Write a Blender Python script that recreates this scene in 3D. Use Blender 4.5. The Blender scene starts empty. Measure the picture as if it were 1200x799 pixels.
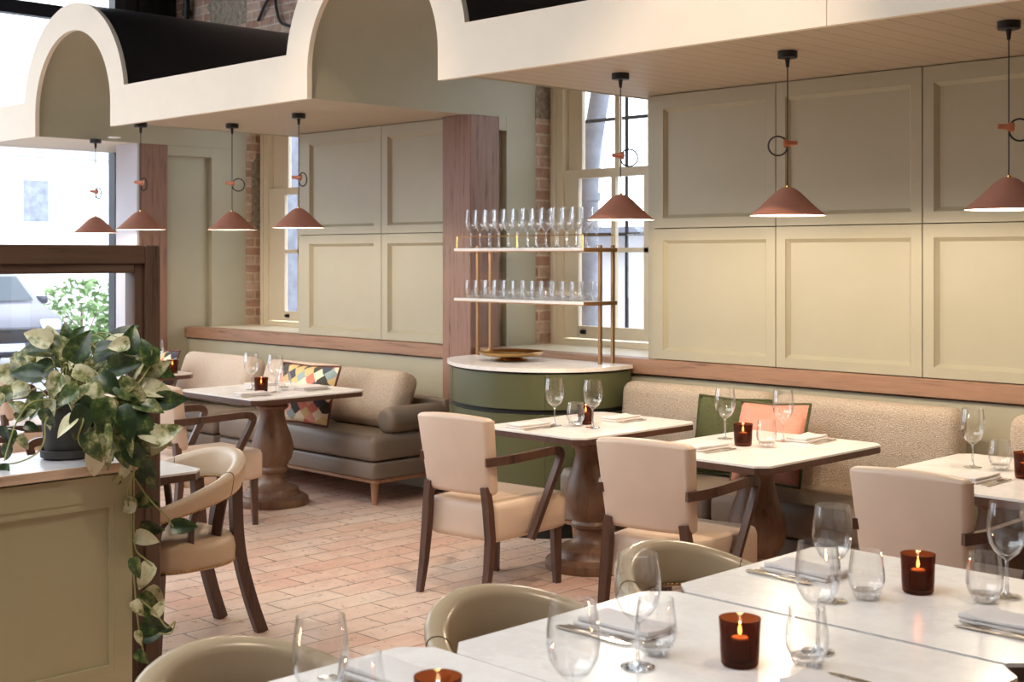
import bpy, bmesh, math, random
from mathutils import Vector, Matrix
PI = math.pi
scn = bpy.context.scene
COL = scn.collection
R = math.radians

# ------------------------------------------------------------------ helpers
def lin(c):
    return tuple((v/12.92 if v <= .04045 else ((v+.055)/1.055)**2.4) for v in c)
def rgb(r, g, b): return lin((r/255, g/255, b/255)) + (1,)

class NT:
    def __init__(s, name):
        s.m = bpy.data.materials.new(name); s.m.use_nodes = True
        s.t = s.m.node_tree; s.t.nodes.clear()
        s.out = s.n('ShaderNodeOutputMaterial')
    def n(s, kind, **kw):
        nd = s.t.nodes.new(kind)
        for k, v in kw.items():
            if k.startswith('i_'):
                key = k[2:]; key = int(key) if key.isdigit() else key.replace('_', ' ')
                nd.inputs[key].default_value = v
            else: setattr(nd, k, v)
        return nd
    def l(s, a, b): s.t.links.new(a, b)
    def bsdf(s, **kw):
        b = s.n('ShaderNodeBsdfPrincipled')
        for k, v in kw.items(): b.inputs[k.replace('_', ' ')].default_value = v
        s.l(b.outputs[0], s.out.inputs[0]); return b
    def coord(s, scale=(1, 1, 1), rot=(0, 0, 0), kind='Object'):
        tc = s.n('ShaderNodeTexCoord'); mp = s.n('ShaderNodeMapping')
        mp.inputs['Scale'].default_value = scale; mp.inputs['Rotation'].default_value = rot
        s.l(tc.outputs[kind], mp.inputs[0]); return mp.outputs[0]
    def ramp(s, fac, stops, mode='LINEAR'):
        r = s.n('ShaderNodeValToRGB'); r.color_ramp.interpolation = mode
        e = r.color_ramp.elements
        while len(e) > 1: e.remove(e[-1])
        e[0].position, e[0].color = stops[0]
        for p, c in stops[1:]:
            x = e.new(p); x.color = c
        s.l(fac, r.inputs[0]); return r.outputs[0]
    def noise(s, vec, scale, detail=4, rough=.55):
        t = s.n('ShaderNodeTexNoise'); t.inputs['Scale'].default_value = scale
        t.inputs['Detail'].default_value = detail; t.inputs['Roughness'].default_value = rough
        s.l(vec, t.inputs['Vector']); return t.outputs['Fac']
    def mixc(s, fac, a, b, blend='MIX'):
        m = s.n('ShaderNodeMix', data_type='RGBA', blend_type=blend)
        for sock, v in ((m.inputs[0], fac), (m.inputs[6], a), (m.inputs[7], b)):
            if hasattr(v, 'links') or hasattr(v, 'is_linked'): s.l(v, sock)
            else: sock.default_value = v
        return m.outputs[2]
    def bump(s, h, b, strength=.2, dist=.01):
        bp = s.n('ShaderNodeBump'); bp.inputs['Strength'].default_value = strength; bp.inputs['Distance'].default_value = dist
        s.l(h, bp.inputs['Height']); s.l(bp.outputs[0], b.inputs['Normal'])

def plain(name, c, rough=.5, metal=0, var=.06, bump=0, bscale=60, coat=0):
    t = NT(name); b = t.bsdf(Roughness=rough, Metallic=metal)
    v = t.coord(); f = t.noise(v, 6)
    d = tuple(max(0, x*(1-var)) for x in c[:3])+(1,); e = tuple(min(1, x*(1+var)) for x in c[:3])+(1,)
    t.l(t.ramp(f, [(.3, d), (.7, e)]), b.inputs['Base Color'])
    if bump: t.bump(t.noise(v, bscale, 3), b, bump, .004)
    if coat: b.inputs['Coat Weight'].default_value = coat; b.inputs['Coat Roughness'].default_value = .15
    return t.m

def wood(name, c1, c2, axis='Z', rough=.5, s=1.0):
    t = NT(name); b = t.bsdf(Roughness=rough)
    sc = {'X': (1.2, 16, 16), 'Y': (16, 1.2, 16), 'Z': (16, 16, 1.2)}[axis]
    v = t.coord(tuple(k*s for k in sc))
    f = t.noise(v, 2.2, 6, .65); g = t.noise(v, 9, 3, .6)
    m = t.n('ShaderNodeMath', operation='ADD'); m2 = t.n('ShaderNodeMath', operation='MULTIPLY'); m2.inputs[1].default_value = .35
    t.l(g, m2.inputs[0]); t.l(f, m.inputs[0]); t.l(m2.outputs[0], m.inputs[1])
    t.l(t.ramp(m.outputs[0], [(.45, c2), (.62, c1), (.85, tuple(min(1, x*1.2) for x in c1[:3])+(1,))]), b.inputs['Base Color'])
    t.bump(f, b, .15, .003)
    return t.m

def glassy(name, tint=(1, 1, 1, 1), lo=.04, hi=.5, power=3, rough=0.0, edge=.9):
    """thin clear glass: see-through, with a mirror share that grows towards grazing view"""
    t = NT(name)
    tr = t.n('ShaderNodeBsdfTransparent')
    gl = t.n('ShaderNodeBsdfGlossy'); gl.inputs['Roughness'].default_value = rough; gl.inputs[0].default_value = (1, 1, 1, 1)
    lw = t.n('ShaderNodeLayerWeight'); lw.inputs[0].default_value = .5
    po = t.n('ShaderNodeMath', operation='POWER'); po.inputs[1].default_value = power; t.l(lw.outputs['Facing'], po.inputs[0])
    t.l(t.mixc(po.outputs[0], tint, (edge, edge, edge*1.01, 1)), tr.inputs[0])
    mr = t.n('ShaderNodeMapRange'); mr.inputs['To Min'].default_value = lo; mr.inputs['To Max'].default_value = hi; t.l(po.outputs[0], mr.inputs[0])
    mx = t.n('ShaderNodeMixShader')
    t.l(mr.outputs[0], mx.inputs[0]); t.l(tr.outputs[0], mx.inputs[1]); t.l(gl.outputs[0], mx.inputs[2])
    t.l(mx.outputs[0], t.out.inputs[0]); return t.m

def emit(name, c, s):
    t = NT(name); e = t.n('ShaderNodeEmission'); e.inputs[0].default_value = c; e.inputs[1].default_value = s
    t.l(e.outputs[0], t.out.inputs[0]); return t.m

def finish(name, bm, mat, parent=None, smooth=35):
    bmesh.ops.recalc_face_normals(bm, faces=bm.faces)
    me = bpy.data.meshes.new(name); bm.to_mesh(me); bm.free()
    if smooth is not None:
        for p in me.polygons: p.use_smooth = True
        me.set_sharp_from_angle(angle=R(smooth))
    mats = mat if isinstance(mat, (list, tuple)) else [mat]
    for m in mats: me.materials.append(m)
    o = bpy.data.objects.new(name, me); COL.objects.link(o)
    if parent: o.parent = parent
    return o

def tag(o, label, cat, group=None, kind=None):
    o['label'] = label; o['category'] = cat
    if group: o['group'] = group
    if kind: o['kind'] = kind
    return o
def thing(name, label, cat, loc=(0, 0, 0), rz=0, group=None, kind=None):
    o = bpy.data.objects.new(name, None); COL.objects.link(o); o.empty_display_size = .1
    o.location = loc; o.rotation_euler = (0, 0, rz)
    return tag(o, label, cat, group, kind)
def dup(root, loc, rz, label, group=None):
    r = root.copy(); COL.objects.link(r); r.location = loc; r.rotation_euler = (root.rotation_euler.x, root.rotation_euler.y, rz); r['label'] = label
    if group: r['group'] = group
    for ch in list(root.children):
        c = ch.copy(); COL.objects.link(c); c.parent = r
        for g in list(ch.children):
            d = g.copy(); COL.objects.link(d); d.parent = c
    return r

def BM(): return bmesh.new()
def box(bm, x0, x1, y0, y1, z0, z1, bev=0, seg=2, mi=0):
    r = bmesh.ops.create_cube(bm, size=1)
    vs = r['verts']
    for v in vs: v.co = Vector(((x0+x1)/2+v.co.x*(x1-x0), (y0+y1)/2+v.co.y*(y1-y0), (z0+z1)/2+v.co.z*(z1-z0)))
    fs = {f for v in vs for f in v.link_faces}
    if bev:
        es = {e for v in vs for e in v.link_edges}
        r2 = bmesh.ops.bevel(bm, geom=list(es), offset=bev, segments=seg, profile=.5, affect='EDGES')
        fs = set(r2['faces']) | {f for f in fs if f.is_valid}
        vs = list({v for f in fs for v in f.verts})
    if mi:
        for f in fs: f.material_index = mi
    return vs
def xf(vs, M):
    for v in vs: v.co = M @ v.co
def prism(bm, pts, a, b, plane='xy', mi=0):
    """closed outline extruded between a and b along the remaining axis"""
    def P(p, t):
        return Vector((p[0], p[1], t)) if plane == 'xy' else (Vector((p[0], t, p[1])) if plane == 'xz' else Vector((t, p[0], p[1])))
    lo = [bm.verts.new(P(p, a)) for p in pts]; hi = [bm.verts.new(P(p, b)) for p in pts]
    fs = [bm.faces.new(lo), bm.faces.new(hi)]
    n = len(pts)
    for i in range(n): fs.append(bm.faces.new((lo[i], lo[(i+1) % n], hi[(i+1) % n], hi[i])))
    if n > 8:
        for f in fs[:2]: f.normal_update()
        bmesh.ops.triangulate(bm, faces=fs[:2])
    if mi:
        for f in bm.faces: f.material_index = mi
    return lo+hi
def lathe(bm, prof, n=24, c=(0, 0, 0), squash=(1, 1)):
    rings = []; out = []
    for r, z in prof:
        if r < 1e-6:
            ring = [bm.verts.new((c[0], c[1], c[2]+z))]
        else:
            ring = [bm.verts.new((c[0]+r*math.cos(2*PI*i/n)*squash[0], c[1]+r*math.sin(2*PI*i/n)*squash[1], c[2]+z)) for i in range(n)]
        rings.append(ring); out += ring
    for a, b in zip(rings, rings[1:]):
        for i in range(n):
            j = (i+1) % n
            if len(a) == 1 and len(b) == 1: continue
            if len(a) == 1: bm.faces.new((a[0], b[j], b[i]))
            elif len(b) == 1: bm.faces.new((a[i], a[j], b[0]))
            else: bm.faces.new((a[i], a[j], b[j], b[i]))
    return out
def tube(bm, pts, rad, n=8, flat=None):
    """tube through pts; rad number or list; flat=(a,b) gives a rectangular section"""
    pts = [Vector(p) for p in pts]; N = len(pts); rings = []; out = []
    rads = rad if isinstance(rad, (list, tuple)) else [rad]*N
    up = Vector((0, 0, 1)); prev = None
    for i, p in enumerate(pts):
        t = (pts[min(i+1, N-1)]-pts[max(i-1, 0)]).normalized()
        if prev is None:
            u = t.cross(up)
            if u.length < 1e-3: u = t.cross(Vector((0, 1, 0)))
            u.normalize()
        else:
            u = (prev - t*prev.dot(t)).normalized()
        prev = u; w = t.cross(u).normalized()
        ring = []
        if flat:
            a, b = flat; k = rads[i]
            for sx, sy in ((-1, -1), (1, -1), (1, 1), (-1, 1)): ring.append(bm.verts.new(p+u*sx*a*k+w*sy*b*k))
        else:
            for j in range(n):
                an = 2*PI*j/n; ring.append(bm.verts.new(p+(u*math.cos(an)+w*math.sin(an))*rads[i]))
        rings.append(ring); out += ring
    m = len(rings[0])
    for a, b in zip(rings, rings[1:]):
        for j in range(m): bm.faces.new((a[j], a[(j+1) % m], b[(j+1) % m], b[j]))
    bm.faces.new(rings[0]); bm.faces.new(rings[-1]); return out
def spline(pts, n=8):
    P = [Vector(p) for p in pts]; out = []
    for i in range(len(P)-1):
        p0, p1, p2, p3 = P[max(i-1, 0)], P[i], P[i+1], P[min(i+2, len(P)-1)]
        for k in range(n):
            t = k/n
            out.append(.5*((2*p1)+(-p0+p2)*t+(2*p0-5*p1+4*p2-p3)*t*t+(-p0+3*p1-3*p2+p3)*t**3))
    out.append(P[-1]); return out
def ball(bm, c, r, sub=1):
    v = bmesh.ops.create_icosphere(bm, subdivisions=sub, radius=r)['verts']
    for x in v: x.co = x.co+Vector(c)
    return v
def sweep(bm, path, sections):
    """path of (pos, side) ; sections[i] = list of (a,b): a along side, b up"""
    rings = []
    for (p, s), sec in zip(path, sections):
        rings.append([bm.verts.new(p+s*a+Vector((0, 0, b))) for a, b in sec])
    m = len(rings[0])
    for a, b in zip(rings, rings[1:]):
        for j in range(m): bm.faces.new((a[j], a[(j+1) % m], b[(j+1) % m], b[j]))
    bm.faces.new(rings[0]); bm.faces.new(rings[-1])
def beads(bm, path, step=.0165, r=.0052):
    """a strip of round nail heads along path"""
    pts = []; left = 0
    for a, b in zip(path, path[1:]):
        L = (b-a).length; d = left
        while d < L: pts.append(a.lerp(b, d/L)); d += step/4
        left = d-L
    tube(bm, pts, [(r, r*.78, r*.22, r*.78)[i % 4] for i in range(len(pts))], 6)
def rrect(w, h, r, k=3):
    r = min(r, w/2*.98, h/2*.98); o = []
    for cx, cy, a0 in ((w/2-r, h/2-r, 0), (-w/2+r, h/2-r, 90), (-w/2+r, -h/2+r, 180), (w/2-r, -h/2+r, 270)):
        for i in range(k+1):
            a = R(a0+90*i/k); o.append((cx+r*math.cos(a), cy+r*math.sin(a)))
    return o
def puff(bm, w, h, t, n=14, p=2.4, pinch=.06):
    """pillow standing in xz, thickness along y"""
    def grid(sg):
        g = []
        for i in range(n+1):
            row = []
            for j in range(n+1):
                u = -1+2*i/n; v = -1+2*j/n
                k = max(0, (1-abs(u)**p)*(1-abs(v)**p))**.5
                x = u*w/2*(1-pinch*(1-abs(v))**1*abs(u)); z = v*h/2*(1-pinch*(1-abs(u))*abs(v))
                row.append((x, sg*t/2*k, z))
            g.append(row)
        return g
    V = {}
    out = []
    for sg in (-1, 1):
        g = grid(sg)
        for i in range(n+1):
            for j in range(n+1):
                edge = i in (0, n) or j in (0, n)
                key = (0 if edge else sg, i, j)
                if key not in V:
                    V[key] = bm.verts.new(g[i][j]); out.append(V[key])
        for i in range(n):
            for j in range(n):
                q = [V[(0 if (a in (0, n) or b in (0, n)) else sg, a, b)] for a, b in ((i, j), (i+1, j), (i+1, j+1), (i, j+1))]
                f = bm.faces.new(q)
    return out
def rbox_obj(name, dims, bev, seg, mat, parent, crown=0):
    x0, x1, y0, y1, z0, z1 = dims
    bm = BM(); box(bm, *dims, bev=bev, seg=seg)
    o = finish(name, bm, mat, parent, 60)
    return o

# ------------------------------------------------------------------ materials
def cream(name, c, rough=.45): return plain(name, c, rough, var=.02)
M = {}
M['sage'] = cream('sage_paint', rgb(174, 167, 144))
M['sage_dark'] = cream('sage_paint_lower', rgb(176, 168, 144))
M['fascia'] = cream('fascia_paint', rgb(236, 222, 202), .55)
M['white_trim'] = cream('window_paint', rgb(236, 224, 200), .4)
M['oak'] = wood('dark_oak', rgb(138, 103, 86), rgb(86, 61, 49), 'Z', .5)
M['oak_y'] = wood('dark_oak_long', rgb(128, 86, 64), rgb(76, 48, 36), 'Y', .5)
M['oakdark'] = wood('frame_oak', rgb(92, 68, 55), rgb(52, 38, 31), 'Z', .45)
M['oakdark_y'] = wood('frame_oak_long', rgb(92, 68, 55), rgb(52, 38, 31), 'Y', .45)
M['rail'] = wood('rail_oak', rgb(150, 114, 90), rgb(92, 65, 48), 'X', .5)
M['chairwood'] = wood('chair_wood', rgb(80, 54, 42), rgb(50, 33, 25), 'Z', .35)
M['pedwood'] = wood('pedestal_wood', rgb(116, 86, 66), rgb(86, 62, 46), 'Z', .4)
M['footwood'] = wood('foot_wood', rgb(158, 116, 88), rgb(104, 72, 52), 'Z', .45)
M['black'] = plain('black_metal', rgb(22, 21, 22), .45, var=.02)
M['roof'] = plain('black_roof', rgb(40, 37, 38), .38, var=.08)
M['frame_black'] = plain('black_frame', rgb(40, 42, 52), .4, var=.03)
M['leather'] = plain('pale_leather', rgb(212, 187, 166), .42, var=.04, bump=.06, bscale=180)
M['tubleather'] = plain('olive_grey_leather', rgb(178, 158, 130), .25, var=.05, bump=.05, bscale=160)
M['tanleather'] = plain('tan_leather', rgb(196, 170, 142), .36, var=.04, bump=.05, bscale=160)
M['sofa'] = plain('taupe_leather', rgb(122, 108, 95), .42, var=.06, bump=.08, bscale=120)
M['brass'] = plain('brass', rgb(204, 160, 96), .22, 1, .03)
M['bronze'] = plain('bronze_post', rgb(150, 112, 78), .35, .9, .05)
M['nail'] = plain('antique_nail', rgb(178, 140, 92), .3, 1, .02)
M['copper'] = plain('copper', rgb(190, 118, 90), .35, .6, .03)
M['steel'] = plain('cutlery_steel', rgb(200, 190, 178), .16, 1, .02)
M['linen'] = plain('linen', rgb(214, 207, 204), .9, var=.03, bump=.2, bscale=300)
M['terracotta'] = plain('terracotta_shade', rgb(160, 106, 86), .85, var=.12, bump=.15, bscale=70)
M['shade_in'] = plain('shade_inner', rgb(250, 246, 238), .6, var=.01)
M['green'] = plain('green_lacquer', rgb(82, 84, 56), .35, var=.03)
M['darkgap'] = plain('dark_gap', rgb(26, 26, 20), .7, var=.02)
M['pot'] = plain('charcoal_pot', rgb(70, 68, 66), .7, var=.12, bump=.12, bscale=40)
M['soil'] = plain('soil', rgb(40, 30, 22), .95, var=.3, bump=.5, bscale=60)
M['stem'] = plain('pothos_stem', rgb(150, 150, 92), .5, var=.1)
M['wax'] = plain('candle_wax', rgb(240, 222, 190), .5, var=.02)
M['cord'] = plain('black_cord', rgb(36, 32, 32), .6, var=.05)
M['counter'] = plain('counter_stone', rgb(206, 204, 210), .25, var=.05)
M['counter_edge'] = wood('counter_edge', rgb(206, 178, 152), rgb(170, 136, 110), 'Y', .5)
M['panel_green'] = cream('counter_paint', rgb(170, 160, 126), .4)
M['glass'] = glassy('clear_glass', (.995, .995, .995, 1), .05, .75, 2.6, 0, .72)
M['cutglass'] = glassy('cut_glass_base', (.96, .96, .965, 1), .18, .8, 1.3, .02, .6)
M['pane'] = glassy('window_pane', (.97, .98, 1, 1), .04, .6, 4)
M['flame'] = emit('flame', (1, .72, .38, 1), 60)
M['bulb'] = emit('bulb', (1, .78, .5, 1), 14)

def amber():
    t = NT('amber_glass')
    tr = t.n('ShaderNodeBsdfTransparent'); tr.inputs[0].default_value = (.50, .27, .16, 1)
    p = t.n('ShaderNodeBsdfPrincipled'); p.inputs['Base Color'].default_value = rgb(84, 48, 32); p.inputs['Roughness'].default_value = .08
    mx = t.n('ShaderNodeMixShader'); mx.inputs[0].default_value = .26
    t.l(tr.outputs[0], mx.inputs[1]); t.l(p.outputs[0], mx.inputs[2]); t.l(mx.outputs[0], t.out.inputs[0]); return t.m
M['amber'] = amber()

def marble():
    t = NT('white_quartz'); b = t.bsdf(Roughness=.24); b.inputs['Specular IOR Level'].default_value = .25
    v = t.coord(); f = t.noise(v, 3.5, 8, .7)
    t.l(t.ramp(f, [(.35, rgb(226, 221, 218)), (.5, rgb(238, 234, 230)), (.56, rgb(228, 222, 218)), (.7, rgb(240, 236, 232))]), b.inputs['Base Color']); return t.m
M['marble'] = marble()

def boucle(name, c1, c2):
    t = NT(name); b = t.bsdf(Roughness=.95)
    v = t.coord(); vo = t.n('ShaderNodeTexVoronoi'); vo.inputs['Scale'].default_value = 170; t.l(v, vo.inputs['Vector'])
    n = t.noise(v, 210, 2)
    t.l(t.ramp(n, [(.3, c2), (.62, c1)]), b.inputs['Base Color']); t.bump(vo.outputs['Distance'], b, .7, .006); return t.m
M['boucle'] = boucle('beige_boucle', rgb(206, 188, 168), rgb(150, 132, 114))
M['boucle_pale'] = boucle('pale_boucle', rgb(230, 212, 196), rgb(200, 180, 160))
M['pinkvelvet'] = boucle('pink_fabric', rgb(226, 158, 136), rgb(208, 138, 118))
M['greenvelvet'] = boucle('green_fabric', rgb(86, 88, 50), rgb(60, 62, 36))
M['rust'] = boucle('rust_trim', rgb(120, 62, 52), rgb(84, 44, 38))

def tiles():
    t = NT('terracotta_tiles'); b = t.bsdf(Roughness=.42)
    v = t.coord((1, 1, 1), (0, 0, R(90)))
    w = t.n('ShaderNodeVectorMath', operation='ADD'); nz = t.n('ShaderNodeTexNoise'); nz.inputs['Scale'].default_value = 5
    sc = t.n('ShaderNodeVectorMath', operation='SCALE'); sc.inputs['Scale'].default_value = .012
    t.l(v, nz.inputs['Vector']); t.l(nz.outputs['Color'], sc.inputs[0]); t.l(v, w.inputs[0]); t.l(sc.outputs[0], w.inputs[1])
    br = t.n('ShaderNodeTexBrick', offset=.5); br.inputs['Scale'].default_value = 1
    br.inputs['Brick Width'].default_value = .36; br.inputs['Row Height'].default_value = .17
    br.inputs['Mortar Size'].default_value = .0045; br.inputs['Mortar Smooth'].default_value = .4; br.inputs['Bias'].default_value = 0
    br.inputs['Color1'].default_value = rgb(226, 202, 188); br.inputs['Color2'].default_value = rgb(234, 220, 210); br.inputs['Mortar'].default_value = rgb(122, 106, 96)
    t.l(w.outputs[0], br.inputs['Vector'])
    n1 = t.noise(v, 7, 6, .7); n2 = t.noise(v, 1.3, 3)
    c = t.mixc(.5, br.outputs['Color'], t.ramp(n1, [(.3, rgb(172, 146, 132)), (.5, rgb(222, 198, 184)), (.72, rgb(242, 230, 222))]), 'MULTIPLY')
    c = t.mixc(.22, c, t.ramp(n2, [(.35, rgb(190, 130, 100)), (.65, rgb(230, 220, 214))]), 'OVERLAY')
    t.l(c, b.inputs['Base Color'])
    n3 = t.noise(v, 16, 4, .7)
    t.l(t.ramp(n3, [(.3, (.22, .22, .22, 1)), (.75, (.5, .5, .5, 1))]), b.inputs['Roughness'])
    ad = t.n('ShaderNodeMath', operation='SUBTRACT'); t.l(n1, ad.inputs[0]); t.l(br.outputs['Fac'], ad.inputs[1])
    t.bump(ad.outputs[0], b, .35, .006); return t.m
M['tiles'] = tiles()

def boards():
    t = NT('tongue_groove_boards'); b = t.bsdf(Roughness=.5)
    tc = t.n('ShaderNodeTexCoord'); sp = t.n('ShaderNodeSeparateXYZ'); t.l(tc.outputs['Object'], sp.inputs[0])
    m = t.n('ShaderNodeMath', operation='MULTIPLY'); m.inputs[1].default_value = 1/.115; t.l(sp.outputs[0], m.inputs[0])
    fr = t.n('ShaderNodeMath', operation='FRACT'); t.l(m.outputs[0], fr.inputs[0])
    base = rgb(186, 170, 148)
    g = t.ramp(fr.outputs[0], [(0, rgb(130, 116, 98)), (.04, rgb(150, 134, 114)), (.07, base), (1, base)])
    t.l(g, b.inputs['Base Color']); return t.m
M['boards'] = boards()

def brickwall():
    t = NT('old_brick'); b = t.bsdf(Roughness=.9)
    tc = t.n('ShaderNodeTexCoord'); sp = t.n('ShaderNodeSeparateXYZ'); t.l(tc.outputs['Object'], sp.inputs[0])
    ad = t.n('ShaderNodeMath', operation='ADD'); t.l(sp.outputs[0], ad.inputs[0]); t.l(sp.outputs[1], ad.inputs[1])
    cb = t.n('ShaderNodeCombineXYZ'); t.l(ad.outputs[0], cb.inputs[0]); t.l(sp.outputs[2], cb.inputs[1])
    br = t.n('ShaderNodeTexBrick', offset=.5); br.inputs['Scale'].default_value = 1
    br.inputs['Brick Width'].default_value = .23; br.inputs['Row Height'].default_value = .078; br.inputs['Mortar Size'].default_value = .008
    br.inputs['Mortar Smooth'].default_value = .3
    br.inputs['Color1'].default_value = rgb(184, 144, 126); br.inputs['Color2'].default_value = rgb(214, 192, 176); br.inputs['Mortar'].default_value = rgb(220, 208, 194)
    t.l(cb.outputs[0], br.inputs['Vector'])
    n = t.noise(cb.outputs[0], 9, 6, .75)
    c = t.mixc(.6, br.outputs['Color'], t.ramp(n, [(.3, rgb(140, 112, 100)), (.6, rgb(240, 226, 212))]), 'MULTIPLY')
    # stone quoins and blocks
    vo = t.n('ShaderNodeTexVoronoi', feature='F1', distance='CHEBYCHEV'); vo.inputs['Scale'].default_value = 1.5; vo.inputs['Randomness'].default_value = .6
    t.l(cb.outputs[0], vo.inputs['Vector'])
    sel = t.n('ShaderNodeSeparateColor'); t.l(vo.outputs['Color'], sel.inputs[0])
    gt = t.n('ShaderNodeMath', operation='GREATER_THAN'); gt.inputs[1].default_value = .74; t.l(sel.outputs[0], gt.inputs[0])
    st = t.ramp(t.noise(cb.outputs[0], 22, 5, .7), [(.3, rgb(104, 92, 80)), (.65, rgb(172, 156, 138))])
    c = t.mixc(gt.outputs[0], c, st)
    t.l(c, b.inputs['Base Color']); t.bump(n, b, .8, .02); return t.m
M['brick'] = brickwall()

def quilt():
    t = NT('geometric_print'); b = t.bsdf(Roughness=.85)
    v = t.coord((1, .05, 1.15), (0, R(38), 0))
    vo = t.n('ShaderNodeTexVoronoi', feature='F1', distance='CHEBYCHEV'); vo.inputs['Scale'].default_value = 14; vo.inputs['Randomness'].default_value = .35
    t.l(v, vo.inputs['Vector'])
    s = t.n('ShaderNodeSeparateColor'); t.l(vo.outputs['Color'], s.inputs[0])
    t.l(t.ramp(s.outputs[0], [(0, rgb(70, 72, 84)), (.16, rgb(212, 184, 128)), (.32, rgb(208, 120, 100)), (.48, rgb(232, 218, 190)), (.62, rgb(150, 168, 168)), (.74, rgb(64, 62, 54)), (.86, rgb(222, 160, 140))], 'CONSTANT'), b.inputs['Base Color']); return t.m
M['quilt'] = quilt()

def leafmat():
    t = NT('variegated_leaf'); b = t.bsdf(Roughness=.35)
    g = t.n('ShaderNodeNewGeometry'); v = t.coord()
    n = t.noise(v, 26, 5, .65)
    ad = t.n('ShaderNodeMath', operation='ADD'); mu = t.n('ShaderNodeMath', operation='MULTIPLY'); mu.inputs[1].default_value = .52
    t.l(g.outputs['Random Per Island'], mu.inputs[0]); t.l(mu.outputs[0], ad.inputs[0]); t.l(n, ad.inputs[1])
    t.l(t.ramp(ad.outputs[0], [(.52, rgb(34, 52, 24)), (.66, rgb(66, 86, 40)), (.76, rgb(122, 126, 74)), (.86, rgb(192, 186, 144)), (.98, rgb(210, 204, 170))]), b.inputs['Base Color'])
    b.inputs['Subsurface Weight'].default_value = 0
    return t.m
M['leaf'] = leafmat()

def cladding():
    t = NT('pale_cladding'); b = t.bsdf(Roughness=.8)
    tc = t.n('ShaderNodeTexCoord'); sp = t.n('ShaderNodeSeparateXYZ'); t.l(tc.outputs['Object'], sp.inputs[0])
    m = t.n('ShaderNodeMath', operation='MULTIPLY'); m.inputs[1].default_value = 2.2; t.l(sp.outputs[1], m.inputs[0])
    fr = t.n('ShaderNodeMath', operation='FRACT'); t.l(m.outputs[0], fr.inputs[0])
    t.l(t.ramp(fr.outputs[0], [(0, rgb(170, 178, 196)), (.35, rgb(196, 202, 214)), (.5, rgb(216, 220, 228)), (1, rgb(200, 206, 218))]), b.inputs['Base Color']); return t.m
M['cladding'] = cladding()
M['render_white'] = plain('white_render', rgb(244, 244, 246), .8, var=.02)
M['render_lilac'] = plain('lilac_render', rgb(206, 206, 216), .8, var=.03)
M['stonegrey'] = plain('grey_stone', rgb(150, 156, 172), .9, var=.25, bump=.4, bscale=12)
M['asphalt'] = plain('asphalt', rgb(150, 150, 152), .9, var=.1)
M['hedge'] = plain('hedge_leaf', rgb(120, 150, 96), .7, var=.3)
M['carpaint'] = plain('car_paint', rgb(74, 76, 94), .25, var=.03, coat=.6)
M['carglass'] = plain('car_glass', rgb(60, 72, 84), .08, var=.02)
M['cartrim'] = plain('car_trim', rgb(225, 226, 232), .3, var=.02)
M['tyre'] = plain('tyre', rgb(34, 34, 36), .8, var=.1)
M['slate'] = plain('added_wall_dark', rgb(120, 108, 96), .8, var=.04)  # dark tone for the added unseen walls, holds bounced light down

# ------------------------------------------------------------------ camera (eye height 1.634 m)
cam = bpy.data.cameras.new('camera'); co = bpy.data.objects.new('camera', cam); COL.objects.link(co)
cam.sensor_width = 36; cam.lens = 36*1565/1200; cam.shift_y = -(399.5-300)/1200
co.location = (0, 0, 1.634); co.rotation_euler = (R(90), 0, R(45.164))
cam.dof.use_dof = True; cam.dof.focus_distance = 5.6; cam.dof.aperture_fstop = 6.3
cam.clip_end = 200
scn.camera = co

# ------------------------------------------------------------------ the setting
XL, XR, YB, YF = -11.4, 3.0, 6.77, -4.0     # facade, right wall, brick wall face, rear wall
ZT = 5.3
def struct(o, label, cat): return tag(o, label, cat, kind='structure')

bm = BM(); box(bm, XL, XR, YF, 7.2, -.12, 0)
struct(finish('floor', bm, M['tiles'], smooth=None), 'worn pinkish terracotta tile floor laid in staggered rows', 'floor')

# brick wall with two window openings
WIN = [(-10.2, -8.75), (-6.57, -5.15)]
bm = BM()
xs = [XL, -10.2, -8.75, -6.57, -5.15, XR]
for i in range(5):
    if i in (1, 3):
        box(bm, xs[i], xs[i+1], YB, 7.2, 0, .96); box(bm, xs[i], xs[i+1], YB, 7.2, 3.25, ZT)
    else: box(bm, xs[i], xs[i+1], YB, 7.2, 0, ZT)
struct(finish('wall_back', bm, M['brick'], smooth=None), 'old pale brick and stone wall rising behind the cream canopy', 'wall')

# unseen shell added to shape the daylight: dark walls, roof with an opening
bm = BM(); box(bm, XL, XR, YF-.15, YF, 0, ZT)
struct(finish('added_wall_rear', bm, M['slate'], smooth=None), 'unseen dark wall opposite the banquettes, added to cut low daylight', 'wall')
bm = BM(); box(bm, XR, XR+.15, YF, 7.2, 0, ZT)
struct(finish('added_wall_right', bm, M['slate'], smooth=None), 'unseen dark side wall at the far right, added to cut low daylight', 'wall')
bm = BM(); box(bm, XL-.2, XR+.15, YF-.15, -3.2, ZT, ZT+.2); box(bm, XL-.2, XR+.15, 1.4, 7.2, ZT, ZT+.2)
box(bm, XL-.2, -10.6, -3.2, 1.4, ZT, ZT+.2); box(bm, -1.2, XR+.15, -3.2, 1.4, ZT, ZT+.2)  # opening sized and placed to brighten the left and spare the right
struct(finish('ceiling', bm, M['roof'], smooth=None), 'unseen dark roof with a long opening, added to steer daylight from above', 'ceiling')

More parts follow.
